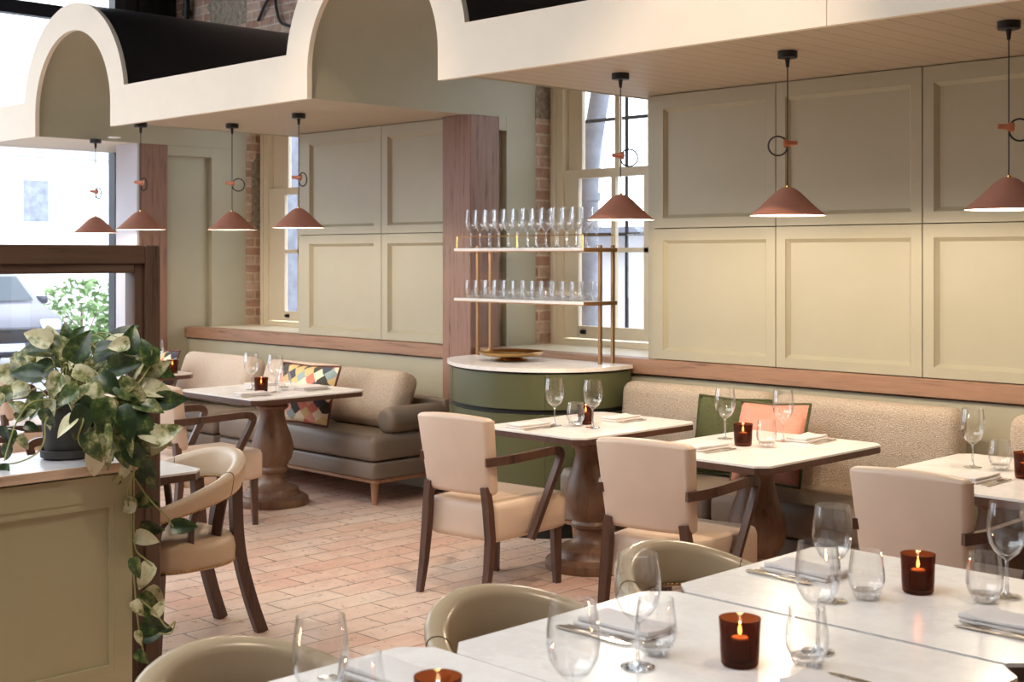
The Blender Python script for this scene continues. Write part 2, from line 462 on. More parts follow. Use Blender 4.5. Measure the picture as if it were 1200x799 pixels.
# facade: dark steel glazing
w1 = thing('window_1', 'tall street window in dark steel frames, car and pale building outside', 'window', (0, 0, 0), kind='structure')
bm = BM()
for y in (-3.9, -1.7, .6, 2.8, 6.155):
    box(bm, XL-.06, XL+.06, y-.055, y+.055, 0, ZT)
for y in (-.55, 1.7, 3.6): box(bm, XL-.03, XL+.03, y-.02, y+.02, 3.86, ZT)
box(bm, XL-.05, XL+.05, YF, 6.1, 3.76, 3.88); box(bm, XL-.05, XL+.05, YF, 6.1, 0, .12); box(bm, XL-.05, XL+.05, YF, 6.1, ZT-.1, ZT)
finish('window_frame', bm, M['frame_black'], w1)
bm = BM(); box(bm, XL-.01, XL, YF, 6.1, .12, ZT-.1); finish('pane', bm, M['pane'], w1, None)
bm = BM(); box(bm, XL-.1, XL+.02, 6.21, 6.30, 0, ZT); box(bm, XL-.12, XL, 6.30, YB, 0, ZT)
for y in (6.38, 6.55, 6.7): box(bm, XL, XL+.035, y-.02, y+.02, 0, ZT, mi=0)
struct(finish('wall_left', bm, M['black'], smooth=None), 'black steel pier between the street window and the brick wall', 'wall')
bm = BM(); tube(bm, [(-11.1, YB-.06, 0), (-11.1, YB-.06, ZT)], .03, 12)
for z in (3.2, 3.9, 4.6): lathe(bm, [(0, 0), (.042, 0), (.042, .05), (0, .05)], 12, (-11.1, YB-.06, z))
tag(finish('drain_pipe', bm, M['black']), 'black vertical pipe fixed to the brick wall above the canopy', 'pipe')
bm = BM(); tube(bm, spline([(-9.98, YB-.02, 3.72), (-9.84, YB-.03, 3.86), (-9.72, YB-.03, 3.92), (-9.69, YB-.03, 3.8), (-9.62, YB-.03, 3.66), (-9.45, YB-.03, 3.6)], 6), .014, 6)
tag(finish('wall_cable', bm, M['cord']), 'loose bent black cable on the bare wall above the canopy', 'cable')

# canopy fascia with two arches
A1, A2, ZC = -9.54, -5.95, 2.74
r1, r2, RO, ZB, ZTOP = .6035, .5875, .81, 2.577, 2.86
def arc(c, r, z, a0, a1, n=40): return [(c+r*math.cos(R(a0+(a1-a0)*i/n)), z+r*math.sin(R(a0+(a1-a0)*i/n))) for i in range(n+1)]
def fascia(bm, x0, x1, y0, y1):
    cs = ((A1, r1), (A2, r2)); X = {x0, x1}
    for c, r in cs:
        ro = math.sqrt(RO*RO-(ZTOP-ZC)**2)
        for rr in (r, ro):
            for i in range(41): X.add(round(c-rr*math.cos(PI*i/40), 6))
    X = sorted(X)
    def lo(x, xm):
        for c, r in cs:
            if abs(xm-c) < r: return ZC+math.sqrt(max(0, r*r-(x-c)**2))
        return ZB
    def hi(x):
        return max([ZTOP]+[ZC+math.sqrt(max(0, RO*RO-(x-c)**2)) for c, r in cs if abs(x-c) < RO])
    for a, b in zip(X, X[1:]):
        m = (a+b)/2; q = ((a, lo(a, m)), (b, lo(b, m)), (b, hi(b)), (a, hi(a)))
        f = [bm.verts.new((x, y0, z)) for x, z in q]; k = [bm.verts.new((x, y1, z)) for x, z in q]
        bm.faces.new(f); bm.faces.new(k)
        bm.faces.new((f[0], f[1], k[1], k[0])); bm.faces.new((f[2], f[3], k[3], k[2]))
        for e0, e1 in ((0, 3), (1, 2)):
            x = q[e0][0]
            if x in (x0, x1) or any(abs(abs(x-c)-r) < 1e-4 for c, r in cs): bm.faces.new((f[e0], f[e1], k[e1], k[e0]))
    bmesh.ops.remove_doubles(bm, verts=bm.verts, dist=1e-5)
bm = BM(); fascia(bm, XL, -2.972, 4.77, 4.805)
struct(finish('trim_1', bm, M['fascia'], smooth=30), 'cream canopy fascia with two tall arched cut-outs', 'trim')
bm = BM(); box(bm, -2.968, XR, 4.77, 4.805, ZB, ZTOP)
struct(finish('trim_2', bm, M['fascia'], smooth=None), 'straight cream fascia board at the right end of the canopy', 'trim')
for nm, c_in, r_in, c_out, lab in (('ceiling_vault', -9.495, .695, A1, 'narrow barrel vault behind the arch nearest the street window'), ('ceiling_vault', -5.885, .69, A2, 'barrel vault behind the middle arch above the glass shelves')):
    v = thing(nm, lab+', cream inside and black on top', 'vault', kind='structure')
    mid = [(c_in-r_in, 2.586)]+arc(c_in, r_in, ZC, 180, 0)+[(c_in+r_in, 2.586)]
    o2 = arc(c_in, r_in+.02, ZC, 0, 180)
    bm = BM(); prism(bm, mid+[(c_in+r_in+.015, 2.586)]+o2+[(c_in-r_in-.015, 2.586)], 4.805, YB, 'xz'); finish('vault_lining', bm, M['sage'], v, 30)
    bm = BM(); ro = RO-.008; a = arc(c_out, ro, ZC, 0, 180); b = arc(c_out, ro-.03, ZC, 180, 0)
    prism(bm, [(c_out+ro, 2.84)]+a[3:-3]+[(c_out-ro, 2.84)]+[(c_out-ro+.03, 2.84)]+b[3:-3]+[(c_out+ro-.03, 2.84)], 4.806, YB, 'xz'); finish('vault_roof', bm, M['roof'], v, 30)
for x0, x1, lab in ((XL, -10.2, 'small white canopy ceiling beside the street window'), (-8.79, -6.585, 'cream boarded canopy ceiling between the two arches'), (-5.185, XR, 'long cream boarded canopy ceiling over the banquettes')):
    bm = BM(); box(bm, x0, x1, 4.805, YB, 2.59, 2.62)
    struct(finish('ceiling', bm, M['boards'] if x0 > -11 else M['fascia'], smooth=None), lab, 'ceiling')
    bm = BM(); box(bm, x0, x1, 4.806, YB, 2.80, 2.84)
    struct(finish('roof', bm, M['roof'], smooth=None), lab.replace('cream boarded canopy ceiling', 'flat black canopy roof').replace('white canopy ceiling', 'flat black canopy roof'), 'roof')

# oak clad piers with recessed side panel and pilaster
for xp, y0, y1, lab in ((-10.2, 5.71, 5.98, 'dark oak pier beside the street window'), (-6.57, 6.14, 6.41, 'dark oak pier behind the green curved cabinet')):
    c = thing('column', lab, 'column', kind='structure')
    bm = BM(); box(bm, xp-.285, xp, y0, y1, 0, 2.59, bev=.004, seg=1); finish('oak_cladding', bm, M['oak'], c)
    yi = 6.415 if xp < -8 else 6.48
    bm = BM(); box(bm, xp-.26, xp-.05, y1, yi, 0, 2.59)
    if xp < -8:
        box(bm, xp-.06, xp-.042, y1, yi, 1.78, 1.80)
    finish('side_panel', bm, M['sage'], c)
    bm = BM(); box(bm, xp-.26, xp, yi, YB-.002, 0, 2.6); box(bm, xp-.26, xp-.002, y1, yi, 2.50, 2.6); finish('pilaster', bm, M['sage'], c)
bm = BM(); box(bm, -10.56, -10.202, 5.69, 5.709, 0, 2.589)  # glare on the oak front, put in as a thin pale sheet
struct(finish('pier_glare', bm, M['render_lilac'], smooth=None), 'window glare on the front of the oak pier, painted as a pale lilac sheet', 'trim')

# panelled wall units
def wall_panel(x0, x1, z0, z1, ml, mr, mb, mt, lab):
    p = thing('wall_panel', lab, 'wall panel', kind='structure')
    g = .003; y0, y1 = 6.2, 6.3
    bm = BM()
    box(bm, x0+g, x0+ml, y0, y1, z0+g, z1-g); box(bm, x1-mr, x1-g, y0, y1, z0+g, z1-g)
    box(bm, x0+ml, x1-mr, y0, y1, z0+g, z0+mb); box(bm, x0+ml, x1-mr, y0, y1, z1-mt, z1-g)
    finish('panel_frame', bm, M['sage'], p, None)
    bm = BM(); a, b, c, d = x0+ml, x1-mr, z0+mb, z1-mt
    # sloped bead then sunk field
    o = [(a, y0+.004, c), (b, y0+.004, c), (b, y0+.004, d), (a, y0+.004, d)]; k = .02
    i = [(a+k, y0+.024, c+k), (b-k, y0+.024, c+k), (b-k, y0+.024, d-k), (a+k, y0+.024, d-k)]
    vo = [bm.verts.new(q) for q in o]; vi = [bm.verts.new(q) for q in i]
    for q in range(4): bm.faces.new((vo[q], vo[(q+1) % 4], vi[(q+1) % 4], vi[q]))
    bm.faces.new(vi); finish('panel_field', bm, M['sage'], p, None)
cols = [(-8.609, -7.588, .14, .09, 'beside the narrow left window'), (-7.588, -6.60, .07, .08, 'against the oak pier')]
xr = [-5.054, -4.181, -3.308, -2.435, -1.562, -.689, .184, 1.057, 1.93, XR]
wh = ['just right of the sash window', 'second from the sash window', 'third from the sash window', 'fourth from the sash window', 'fifth from the sash window', 'sixth from the sash window', 'seventh from the sash window', 'eighth from the sash window', 'last before the side wall']
for i in range(9): cols.append((xr[i], xr[i+1], .085 if i == 0 else .062, .062, wh[i]))
for x0, x1, ml, mr, w in cols:
    wall_panel(x0, x1, 1.022, 1.797, ml, mr, .055, .07, 'lower sage framed wall panel '+w)
    wall_panel(x0, x1, 1.797, 2.588, ml, mr, .06, .085, 'upper sage framed wall panel '+w)
bm = BM()
for x0, x1 in ((-8.609, -6.6), (-5.054, XR)):
    box(bm, x0, x1, 6.3, 6.34, 1.0, 2.588); box(bm, x0, x0+.02, 6.205, YB, 1.0, 2.589)
box(bm, -5.105, -5.054, 6.23, YB, 1.0, 2.589)
struct(finish('wall_lining', bm, M['sage'], smooth=None), 'painted backing and edge returns of the panelled wall', 'wall')
bm = BM(); box(bm, -11.38, -6.6, 6.2, 6.3, 0, .92); box(bm, -6.565, XR, 6.2, 6.3, 0, .92)
struct(finish('wall_wainscot', bm, M['sage_dark'], smooth=None), 'low sage painted wall behind the banquettes', 'wall')
bm = BM(); box(bm, -11.3, -6.856, 6.175, 6.31, .928, 1.02, bev=.004, seg=1)
struct(finish('trim_4', bm, M['rail'], smooth=None), 'oak rail along the wall of the left bay', 'trim')
bm = BM(); box(bm, -6.565, XR, 6.175, 6.31, .928, 1.02, bev=.004, seg=1)
struct(finish('trim_5', bm, M['rail'], smooth=None), 'oak rail along the wall behind the right banquettes', 'trim')
for x0, x1, lab in ((-10.2, -8.61, 'white ledge under the narrow left window'), (-6.568, -5.11, 'white ledge under the sash window')):
    bm = BM(); box(bm, x0, x1, 6.31, 6.93, .97, 1.012); struct(finish('window_ledge', bm, M['white_trim'], smooth=None), lab, 'ledge')

# sash windows
def sash(nm, x0, x1, gl, mull, lab):
    w = thing(nm, lab, 'window', kind='structure')
    ya, yb = 6.92, 7.02
    bm = BM()
    box(bm, x0, x0+.12, ya-.0, yb+.1, 1.0, 3.25); box(bm, x1-.12, x1, ya, yb+.1, 1.0, 3.25)
    box(bm, x0, x1, ya, yb+.1, 3.15, 3.25); box(bm, x0+.12, x1-.12, ya-.02, yb+.1, .96, 1.05)
    box(bm, x0+.03, x0+.06, ya-.02, ya, 1.0, 3.25, bev=.006, seg=2)
    finish('window_frame', bm, M['white_trim'], w)
    for k, (z0, z1, yy, mid) in enumerate(((1.06, 2.24, 6.94, 1.675), (2.18, 3.16, 6.98, None))):
        bm = BM(); b = gl-x0-.12
        box(bm, x0+.12, gl, yy, yy+.038, z0, z1, bev=.004, seg=1); box(bm, x1-.12-b, x1-.12, yy, yy+.038, z0, z1, bev=.004, seg=1)
        box(bm, gl, x1-.12-b, yy, yy+.038, z0, z0+(.085 if k == 0 else .06)); box(bm, gl, x1-.12-b, yy, yy+.038, z1-.06, z1)
        for m in mull: box(bm, m-.02, m+.02, yy+.004, yy+.034, z0+.05, z1-.05)
        if mid: box(bm, gl, x1-.12-b, yy+.004, yy+.034, mid-.016, mid+.016)
        finish('sash', bm, M['white_trim'], w)
        bm = BM(); box(bm, gl, x1-.12-b, yy+.015, yy+.02, z0+.05, z1-.05); finish('pane', bm, M['pane'], w, None)
    bm = BM(); box(bm, gl+.03, gl+.075, 6.925, 6.942, 1.09, 1.12, bev=.004); box(bm, gl+.045, gl+.06, 6.905, 6.93, 1.10, 1.115); finish('sash_lift', bm, M['black'], w)
sash('window_2', -10.2, -8.75, -9.85, (-9.64, -9.35, -9.1), 'narrow cream sash window in the left bay, half hidden by panelling')
sash('window_3', -6.57, -5.15, -6.32, (-6.0, -5.71), 'cream sash window behind the glass shelves with bars outside')
g = thing('window_bars', 'dark security bars outside the sash window', 'bars', kind='structure')
bm = BM()
for x in (-6.18, -5.96, -5.72, -5.5): tube(bm, [(x, 7.3, .9), (x, 7.3, 3.3)], .014, 8)
for z in (1.79, 2.62): box(bm, -6.6, -5.1, 7.29, 7.31, z-.012, z+.012)
finish('bar', bm, M['frame_black'], g)

# ------------------------------------------------------------------ outside
bm = BM(); box(bm, -60, XL-.13, -30, 40, -.35, -.15); box(bm, XL-.2, 20, 7.3, 40, -.35, -.15)
struct(finish('street', bm, M['asphalt'], smooth=None), 'pale grey street and yard outside the windows', 'road')
b = thing('building', 'white building with lilac upper cladding across the street', 'building', (-30, 0, 0))
bm = BM(); box(bm, -3, 0, -14, 34, -.15, 3.95); finish('wall', bm, M['render_white'], b, None)
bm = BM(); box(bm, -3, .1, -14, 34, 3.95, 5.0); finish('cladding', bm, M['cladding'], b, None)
bm = BM(); box(bm, -3, .25, -14, 34, 5.0, 5.25); box(bm, -3, -1.4, -14, 9, 5.25, 6.3); finish('upper_storey', bm, M['render_lilac'], b, None)
for y, z in ((14.1, 2.35), (7.0, 2.35), (20.5, 2.35)):
    bm = BM(); box(bm, -.1, .06, y-.45, y+.45, z, z+1.15); f = finish('window', bm, M['render_lilac'], b, None)
    bm = BM(); box(bm, .06, .075, y-.3, y+.3, z+.1, z+1.05); finish('pane', bm, M['stonegrey'], f, None)
b2 = thing('building', 'pale yard building seen through the sash window', 'building', (0, 13, 0))
bm = BM(); box(bm, -16, 2, 0, 3, -.15, 1.9); finish('wall', bm, M['render_white'], b2, None)
bm = BM(); box(bm, -16, 2, -.3, 3, 1.9, 2.0); finish('roof', bm, M['stonegrey'], b2, None)
bm = BM(); box(bm, -9, -4, -.06, 0, 0.4, 1.2); finish('brick_base', bm, M['brick'], b2, None)
bm = BM(); box(bm, -15.4, -11.6, 9.0, 9.6, -.15, 4.6)
tag(finish('stone_outhouse', bm, M['stonegrey'], smooth=None), 'grey stone wall right outside the narrow left window', 'outhouse')
bm = BM(); tube(bm, spline([(-6.72, 7.5, -.15), (-6.72, 7.5, 1.5), (-6.72, 7.5, 2.2), (-6.66, 7.52, 2.7), (-6.58, 7.6, 3.3)], 5), .075, 14)
for z in (.8, 2.05): lathe(bm, [(0, 0), (.09, 0), (.09, .06), (0, .06)], 14, (-6.72, 7.5, z))
tag(finish('drain_pipe', bm, M['stonegrey']), 'fat grey downpipe outside the sash window', 'pipe')
# hedges
random.seed(4)
def bush(loc, w, h, lab, n=420):
    t = thing('bush', lab, 'bush', loc)
    bm = BM()
    for k in range(n):
        a = random.random()*2*PI; zz = random.random(); rr = w*(1-.5*zz*zz)*math.sqrt(random.random())
        p = Vector((rr*math.cos(a), rr*math.sin(a), .05+h*zz)); s = .06+.06*random.random()
        q = Matrix.Rotation(random.random()*6, 3, Vector((random.random()-.5, random.random()-.5, random.random())).normalized())
        vs = [bm.verts.new(p+q@Vector(c)*s) for c in ((-1, 0, 0), (0, -.5, .2), (1, 0, 0), (0, .5, .2))]
        bm.faces.new(vs)
    finish('foliage', bm, M['hedge'], t, None)
    bm = BM(); tube(bm, [(0, 0, -.1), (.02, 0, h*.7)], [.04, .015], 6)
    for k in range(5): tube(bm, [(0, 0, .1*k), (w*.6*math.cos(k*1.3), w*.6*math.sin(k*1.3), h*.6)], [.02, .008], 5)
    finish('stem', bm, M['pedwood'], t)
bush((-19.6, 10.9, -.15), .8, 1.15, 'green bush beside the parked car')
bush((-23.6, 12.0, -.15), 1.05, 1.3, 'pale green hedge plant against the white building')
bush((-14.6, 7.6, -.15), .5, .9, 'low green shrub just outside the street window', 260)
# parked car, nose towards the restaurant
car = thing('car', 'lilac grey car parked nose first outside the street window', 'car', (-20.7, 8.6, -.15), R(-8))
side = [(-2.1, .35), (-2.15, .75), (-2.0, 1.0), (-1.5, 1.05), (-1.05, 1.5), (-.2, 1.56), (.45, 1.5), (1.05, 1.06), (1.9, .92), (2.12, .74), (2.15, .4), (1.75, .3), (1.72, .5), (1.5, .66), (1.2, .66), (1.0, .5), (.96, .3), (-.95, .3), (-1.0, .5), (-1.2, .66), (-1.5, .66), (-1.7, .5), (-1.75, .32)]
bm = BM(); vs = prism(bm, side, -.86, .86, 'xz')
for v in vs:
    if v.co.z > 1.06: v.co.y *= 1-.28*min(1, (v.co.z-1.06)/.5)
bmesh.ops.bevel(bm, geom=[e for e in bm.edges if len(e.link_faces) == 2 and e.calc_face_angle(0) > .6], offset=.03, segments=2, affect='EDGES')
finish('car_body', bm, M['carpaint'], car, 40)
bm = BM()
for sg in (-1, 1):
    for pts in ([(-1.32, 1.1), (-.98, 1.44), (-.35, 1.49), (-.35, 1.1)], [(-.28, 1.1), (-.28, 1.49), (.4, 1.44), (.9, 1.1)]):
        q = [bm.verts.new((x, sg*(.868-.235*min(1, (z-1.06)/.5)), z)) for x, z in pts]; bm.faces.new(q)
q = [bm.verts.new(p) for p in ((1.0, -.74, 1.11), (1.0, .74, 1.11), (.52, .62, 1.47), (.52, -.62, 1.47))]; bm.faces.new(q)
finish('window', bm, M['carglass'], car, None)
bm = BM(); box(bm, 2.1, 2.17, -.45, .45, .55, .74, bev=.02); finish('grille', bm, M['tyre'], car)
bm = BM(); box(bm, 2.12, 2.18, -.26, .26, .42, .53, bev=.005); finish('number_plate', bm, M['cartrim'], car)
for sg in (-1, 1):
    bm = BM(); box(bm, 1.93, 2.14, sg*.66-.14, sg*.66+.14, .70, .86, bev=.04); finish('headlight', bm, M['cartrim'], car)
    bm = BM(); box(bm, .75, .9, sg*.92-.08, sg*.92+.08, 1.05, 1.18, bev=.03); finish('mirror', bm, M['carpaint'], car)
    for x in (-1.35, 1.35):
        bm = BM(); v = lathe(bm, [(0, -.1), (.2, -.1), (.31, -.09), (.33, -.06), (.33, .06), (.31, .09), (.2, .1), (0, .1)], 24); xf(v, Matrix.Translation((x, sg*.78, .33))@Matrix.Rotation(PI/2, 4, 'X'))
        wh_ = finish('wheel', bm, M['tyre'], car)
        bm = BM(); v = lathe(bm, [(0, -.112), (.19, -.105), (.19, .105), (0, .112)], 12); xf(v, Matrix.Translation((x, sg*.78, .33))@Matrix.Rotation(PI/2, 4, 'X')); finish('hubcap', bm, M['cartrim'], wh_)

# ------------------------------------------------------------------ pendant lamps
LAMPC = (1, .80, .57)
def pendant(x, y, zc, label, clip_side, watts, first=None):
    zr = 1.823
    t = thing('pendant_lamp', label, 'pendant lamp', (x, y, 0), group='terracotta pendant lamps under the canopy')
    bm = BM(); lathe(bm, [(0, zc), (.046, zc), (.046, zc-.029), (.043, zc-.033), (0, zc-.033)], 28); finish('ceiling_rose', bm, M['black'], t)
    bm = BM(); lathe(bm, [(0, zc-.033), (.012, zc-.033), (.007, zc-.075), (0, zc-.075)], 12); tube(bm, [(0, 0, zc-.07), (0, 0, zr+.14)], .0028, 8)
    cord = finish('cord', bm, M['cord'], t)
    zk = 2.16
    bm = BM(); c = Vector((clip_side[0], clip_side[1], 0))
    ring = [Vector((0, 0, zk))+c*(.045-.045*math.cos(a))+Vector((0, 0, -.012+.045*math.sin(a))) for a in [2*PI*i/24 for i in range(25)]]
    tube(bm, ring, .0042, 6); finish('cord_loop', bm, M['cord'], t)
    bm = BM(); v = lathe(bm, [(0, -.045), (.010, -.045), (.012, -.01), (.019, 0), (.019, .018), (0, .022)], 14)
    xf(v, Matrix.Translation((0, 0, zk))@Vector((-c.x, -c.y, .05)).to_track_quat('Z', 'Y').to_matrix().to_4x4()@Matrix.Rotation(PI, 4, 'X')); finish('cord_peg', bm, M['copper'], t)
    prof = [(.0, .133), (.022, .131), (.04, .122), (.062, .105), (.10, .068), (.14, .030), (.170, .006), (.176, 0)]
    inn = [(.173, 0), (.166, .004), (.136, .024), (.097, .060), (.058, .097), (.035, .112), (0, .12)]
    bm = BM(); lathe(bm, [(r, z+zr) for r, z in prof]+[(r, z+zr) for r, z in inn[:1]], 40); sh = finish('lamp_shade', bm, M['terracotta'], t, 50)
    bm = BM(); lathe(bm, [(r, z+zr) for r, z in inn], 40); finish('shade_lining', bm, M['shade_in'], sh, 50)
    bm = BM(); lathe(bm, [(0, .14), (.008, .14), (.012, .128), (0, .125)], 12, (0, 0, zr)); finish('cord_grip', bm, M['brass'], sh)
    bm = BM(); ball(bm, (0, 0, zr+.045), .024, 2); finish('bulb', bm, M['bulb'], t)
    L = bpy.data.lights.new('pendant_light', 'POINT'); L.energy = watts*1.75; L.color = LAMPC; L.shadow_soft_size = .03
    lo = bpy.data.objects.new('pendant_light', L); COL.objects.link(lo); lo.parent = t; lo.location = (0, 0, zr+.012)
    return t
s2 = .707
pendant(-4.557, 5.332, 2.59, 'terracotta pendant hanging in front of the sash window and glass shelves', (s2, s2), 17)
pendant(-3.514, 5.308, 2.59, 'terracotta pendant in front of the panels above the pink cushion', (-s2, -s2), 17)
pendant(-2.431, 5.271, 2.59, 'terracotta pendant at the far right with its lit bulb showing', (s2, s2), 19)
pendant(-7.362, 5.302, 2.59, 'terracotta pendant in front of the narrow left window', (s2*.6, s2*.6), 7)
pendant(-8.271, 5.371, 2.59, 'terracotta pendant before the cream pilaster and strip of brick', (s2, s2), 6)
pendant(-8.67, 4.865, 2.59, 'terracotta pendant in front of the left oak pier, its cord rising behind the fascia', (s2*.5, s2*.5), 6)
pendant(-10.145, 5.285, 2.59, 'terracotta pendant against the bright street window', (s2*.5, s2*.5), 6)
bm = BM(); lathe(bm, [(0, 2.59), (.05, 2.59), (.05, 2.583), (.035, 2.58), (0, 2.58)], 20, (-9.86, 5.3, 0))
tag(finish('downlight', bm, M['shade_in']), 'small recessed spotlight in the white ceiling by the street window', 'spotlight')

# ------------------------------------------------------------------ sofas and banquettes
def sofa(label, x0, x1, yf, fixed_back=None, bolster=None, name='banquette_sofa'):
    L = x1-x0; t = thing(name, label, 'sofa', ((x0+x1)/2, yf, 0))
    a, b = -L/2, L/2
    bm = BM(); box(bm, a+.01, b-.01, .02, .64, .15, .175, bev=.004, seg=1); finish('plinth', bm, M['footwood'], t)
    bm = BM(); box(bm, a, b, 0, .66, .176, .288, bev=.018, seg=3); finish('base', bm, M['sofa'], t, 60)
    bm = BM(); vs = box(bm, a-.005, b+.005, -.01, .62, .292, .452, bev=.04, seg=4)
    for v in vs:
        if v.co.z > .44: v.co.z += .012
    finish('seat_cushion', bm, M['sofa'], t, 60)
    for px in (a+.07, b-.07):
        for py in (.07, .57):
            bm = BM(); lathe(bm, [(0, 0), (.017, 0), (.03, .15), (0, .15)], 14, (px, py, 0)); finish('foot', bm, M['footwood'], t)
    if fixed_back:
        for k, (bx0, bx1) in enumerate(fixed_back):
            bm = BM(); vs = box(bm, bx0-(x0+x1)/2, bx1-(x0+x1)/2, .55, .70, .30, .905, bev=.065, seg=5)
            for v in vs:
                v.co.y -= .10*max(0, (.75-v.co.z))*(1 if v.co.y < .62 else 0)
            finish('backrest', bm, M['boucle'], t, 60)
    else:
        bm = BM(); box(bm, a, b, .62, .70, .30, .66, bev=.02, seg=3); finish('backrest', bm, M['sofa'], t, 60)
    if bolster:
        bm = BM(); v = lathe(bm, [(0, -.255), (.05, -.255), (.075, -.247), (.088, -.225), (.09, -.2), (.09, .24), (.08, .255), (0, .26)], 28)
        xf(v, Matrix.Translation((b-.07, .40, .545))@Matrix.Rotation(-PI/2, 4, 'X')); finish('bolster_arm', bm, M['sofa'], t, 50)
    return t
sofa('taupe leather sofa with round bolster arm against the low wall of the left bay', -8.60, -6.78, 5.47, bolster=True)
sofa('taupe leather sofa nearest the street window', -10.18, -8.68, 5.47)
sofa('short taupe banquette with boucle back next to the green cabinet', -5.06, -4.06, 5.40, fixed_back=[(-5.10, -4.07)])
sofa('taupe banquette with long boucle back behind the pink cushion', -4.03, -2.96, 5.40, fixed_back=[(-4.06, -3.0)])
sofa('taupe banquette with rounded boucle back at the far right', -2.74, -1.3, 5.40, fixed_back=[(-2.76, -1.3)])

def cushion(name, label, cat, loc, w, h, th, lean, rz, mat, trim=None, roll=0, n=16, p=2.6, group=None):
    t = thing(name, label, cat, loc, rz, group)
    rot = Matrix.Rotation(-lean, 4, 'X')@Matrix.Rotation(roll, 4, 'Y')
    bm = BM(); v = puff(bm, w, h, th, n, p); xf(v, Matrix.Translation((0, 0, h/2*math.cos(lean)+abs(roll)*w*.3))@rot)
    finish('cushion_body', bm, mat, t, 80)
    if trim:
        bm = BM(); k = .5
        ed = []
        for i in range(n+1): ed.append((-1+2*i/n, -1))
        for i in range(1, n+1): ed.append((1, -1+2*i/n))
        for i in range(1, n+1): ed.append((1-2*i/n, 1))
        for i in range(1, n+1): ed.append((-1, 1-2*i/n))
        pts = []
        for u, vv in ed: pts.append(Vector((u*w/2*(1-.06*(1-abs(vv))*abs(u)), 0, vv*h/2*(1-.06*(1-abs(u))*abs(vv)))))
        vs = tube(bm, pts, .008, 6); xf(vs, Matrix.Translation((0, 0, h/2*math.cos(lean)+abs(roll)*w*.3))@rot); finish('piping', bm, trim, t)
    return t
# box back cushions of the left sofas
def back_cushion(label, x0, x1, y, mat, tilt=R(20), rz=0, h=.40, d=.19):
    t = thing('back_cushion', label, 'cushion', ((x0+x1)/2, y, .462), rz, 'loose back cushions on the left sofas')
    bm = BM(); w = x1-x0; vs = box(bm, -w/2, w/2, -d/2, d/2, 0, h, bev=.075, seg=5); xf(vs, Matrix.Rotation(-tilt, 4, 'X')); finish('cushion_body', bm, mat, t, 70)
back_cushion('beige boucle back cushion leaning beside the bolster arm', -7.66, -6.92, 5.80, M['boucle'])
back_cushion('pale boucle back cushion in the middle of the left sofa', -8.58, -7.7, 5.82, M['boucle_pale'])
back_cushion('pale boucle back cushion on the sofa nearest the street window', -9.75, -8.75, 5.82, M['boucle_pale'])
cushion('scatter_cushion', 'patterned patchwork cushion standing on the left sofa behind the white table', 'cushion', (-7.66, 5.57, .468), .60, .42, .15, R(17), R(5), M['quilt'], M['rust'])
cushion('scatter_cushion', 'patterned patchwork cushion at the far left by the oak pier', 'cushion', (-9.62, 5.57, .468), .46, .43, .15, R(17), R(-6), M['quilt'], M['rust'])
cushion('scatter_cushion', 'olive green cushion leaning on the boucle back beside the pink one', 'cushion', (-4.22, 5.83, .47), .44, .42, .14, R(14), R(4), M['greenvelvet'], M['greenvelvet'])
cushion('scatter_cushion', 'pink cushion with dark trim on the right banquette', 'cushion', (-3.90, 5.73, .47), .46, .42, .15, R(15), R(-8), M['pinkvelvet'], M['greenvelvet'], roll=R(-3))

# ------------------------------------------------------------------ tables
def chamfer_rect(w, d, c): return [(-w/2+c, -d/2), (w/2-c, -d/2), (w/2, -d/2+c), (w/2, d/2-c), (w/2-c, d/2), (-w/2+c, d/2), (-w/2, d/2-c), (-w/2, -d/2+c)]
PED = [(0, 0), (.235, 0), (.24, .02), (.235, .045), (.215, .06), (.19, .065), (.175, .085), (.17, .105), (.15, .118), (.115, .125), (.09, .15), (.08, .18), (.082, .205), (.10, .215), (.105, .232), (.095, .248), (.098, .26), (.125, .30), (.137, .35), (.135, .40), (.118, .46), (.092, .53), (.08, .59), (.082, .62), (.10, .63), (.108, .645), (.10, .66), (.105, .675), (.125, .69), (.13, .712), (0, .712)]
def table(label, x0, x1, y0, y1, ped=True, ch=.05, rz=0, name='pedestal_table'):
    t = thing(name, label, 'table', ((x0+x1)/2, (y0+y1)/2, 0), rz)
    w, d = x1-x0, y1-y0
    bm = BM(); prism(bm, chamfer_rect(w, d, ch), .741, .75, 'xy'); finish('tabletop', bm, M['marble'], t, None)
    bm = BM(); prism(bm, chamfer_rect(w-.002, d-.002, ch), .712, .741, 'xy'); finish('edge_band', bm, M['chairwood'], t, None)
    bm = BM(); lathe(bm, PED, 40); finish('pedestal', bm, M['pedwood'], t, 40)
    return t
table('white topped pedestal table before the green curved cabinet', -5.05, -4.34, 4.78, 5.72)
table('white topped pedestal table in front of the pink cushion', -3.98, -3.215, 4.68, 5.68)
table('white topped table at the far right under the lit pendant', -2.83, -2.05, 4.72, 5.68)
table('white topped pedestal table in front of the patterned cushion in the left bay', -7.83, -6.92, 4.66, 5.54)
table('white topped table farthest left near the street window', -9.65, -8.83, 4.6, 5.42)
table('white table corner seen beside the wooden partition', -5.62, -4.81, 2.02, 3.0)
table('white table beyond the potted plant', -7.35, -6.45, 2.2, 3.0)
table('middle white table of the foreground row with the large amber candle', -2.255, -1.24, 2.01, 2.79, ch=.06)
table('farther white table of the foreground row, past the dark joint', -2.235, -1.24, 2.806, 3.565, ch=.06)
table('nearest white table of the foreground row, cut off at the bottom', -2.325, -1.32, 1.2, 2.006, ch=.06)

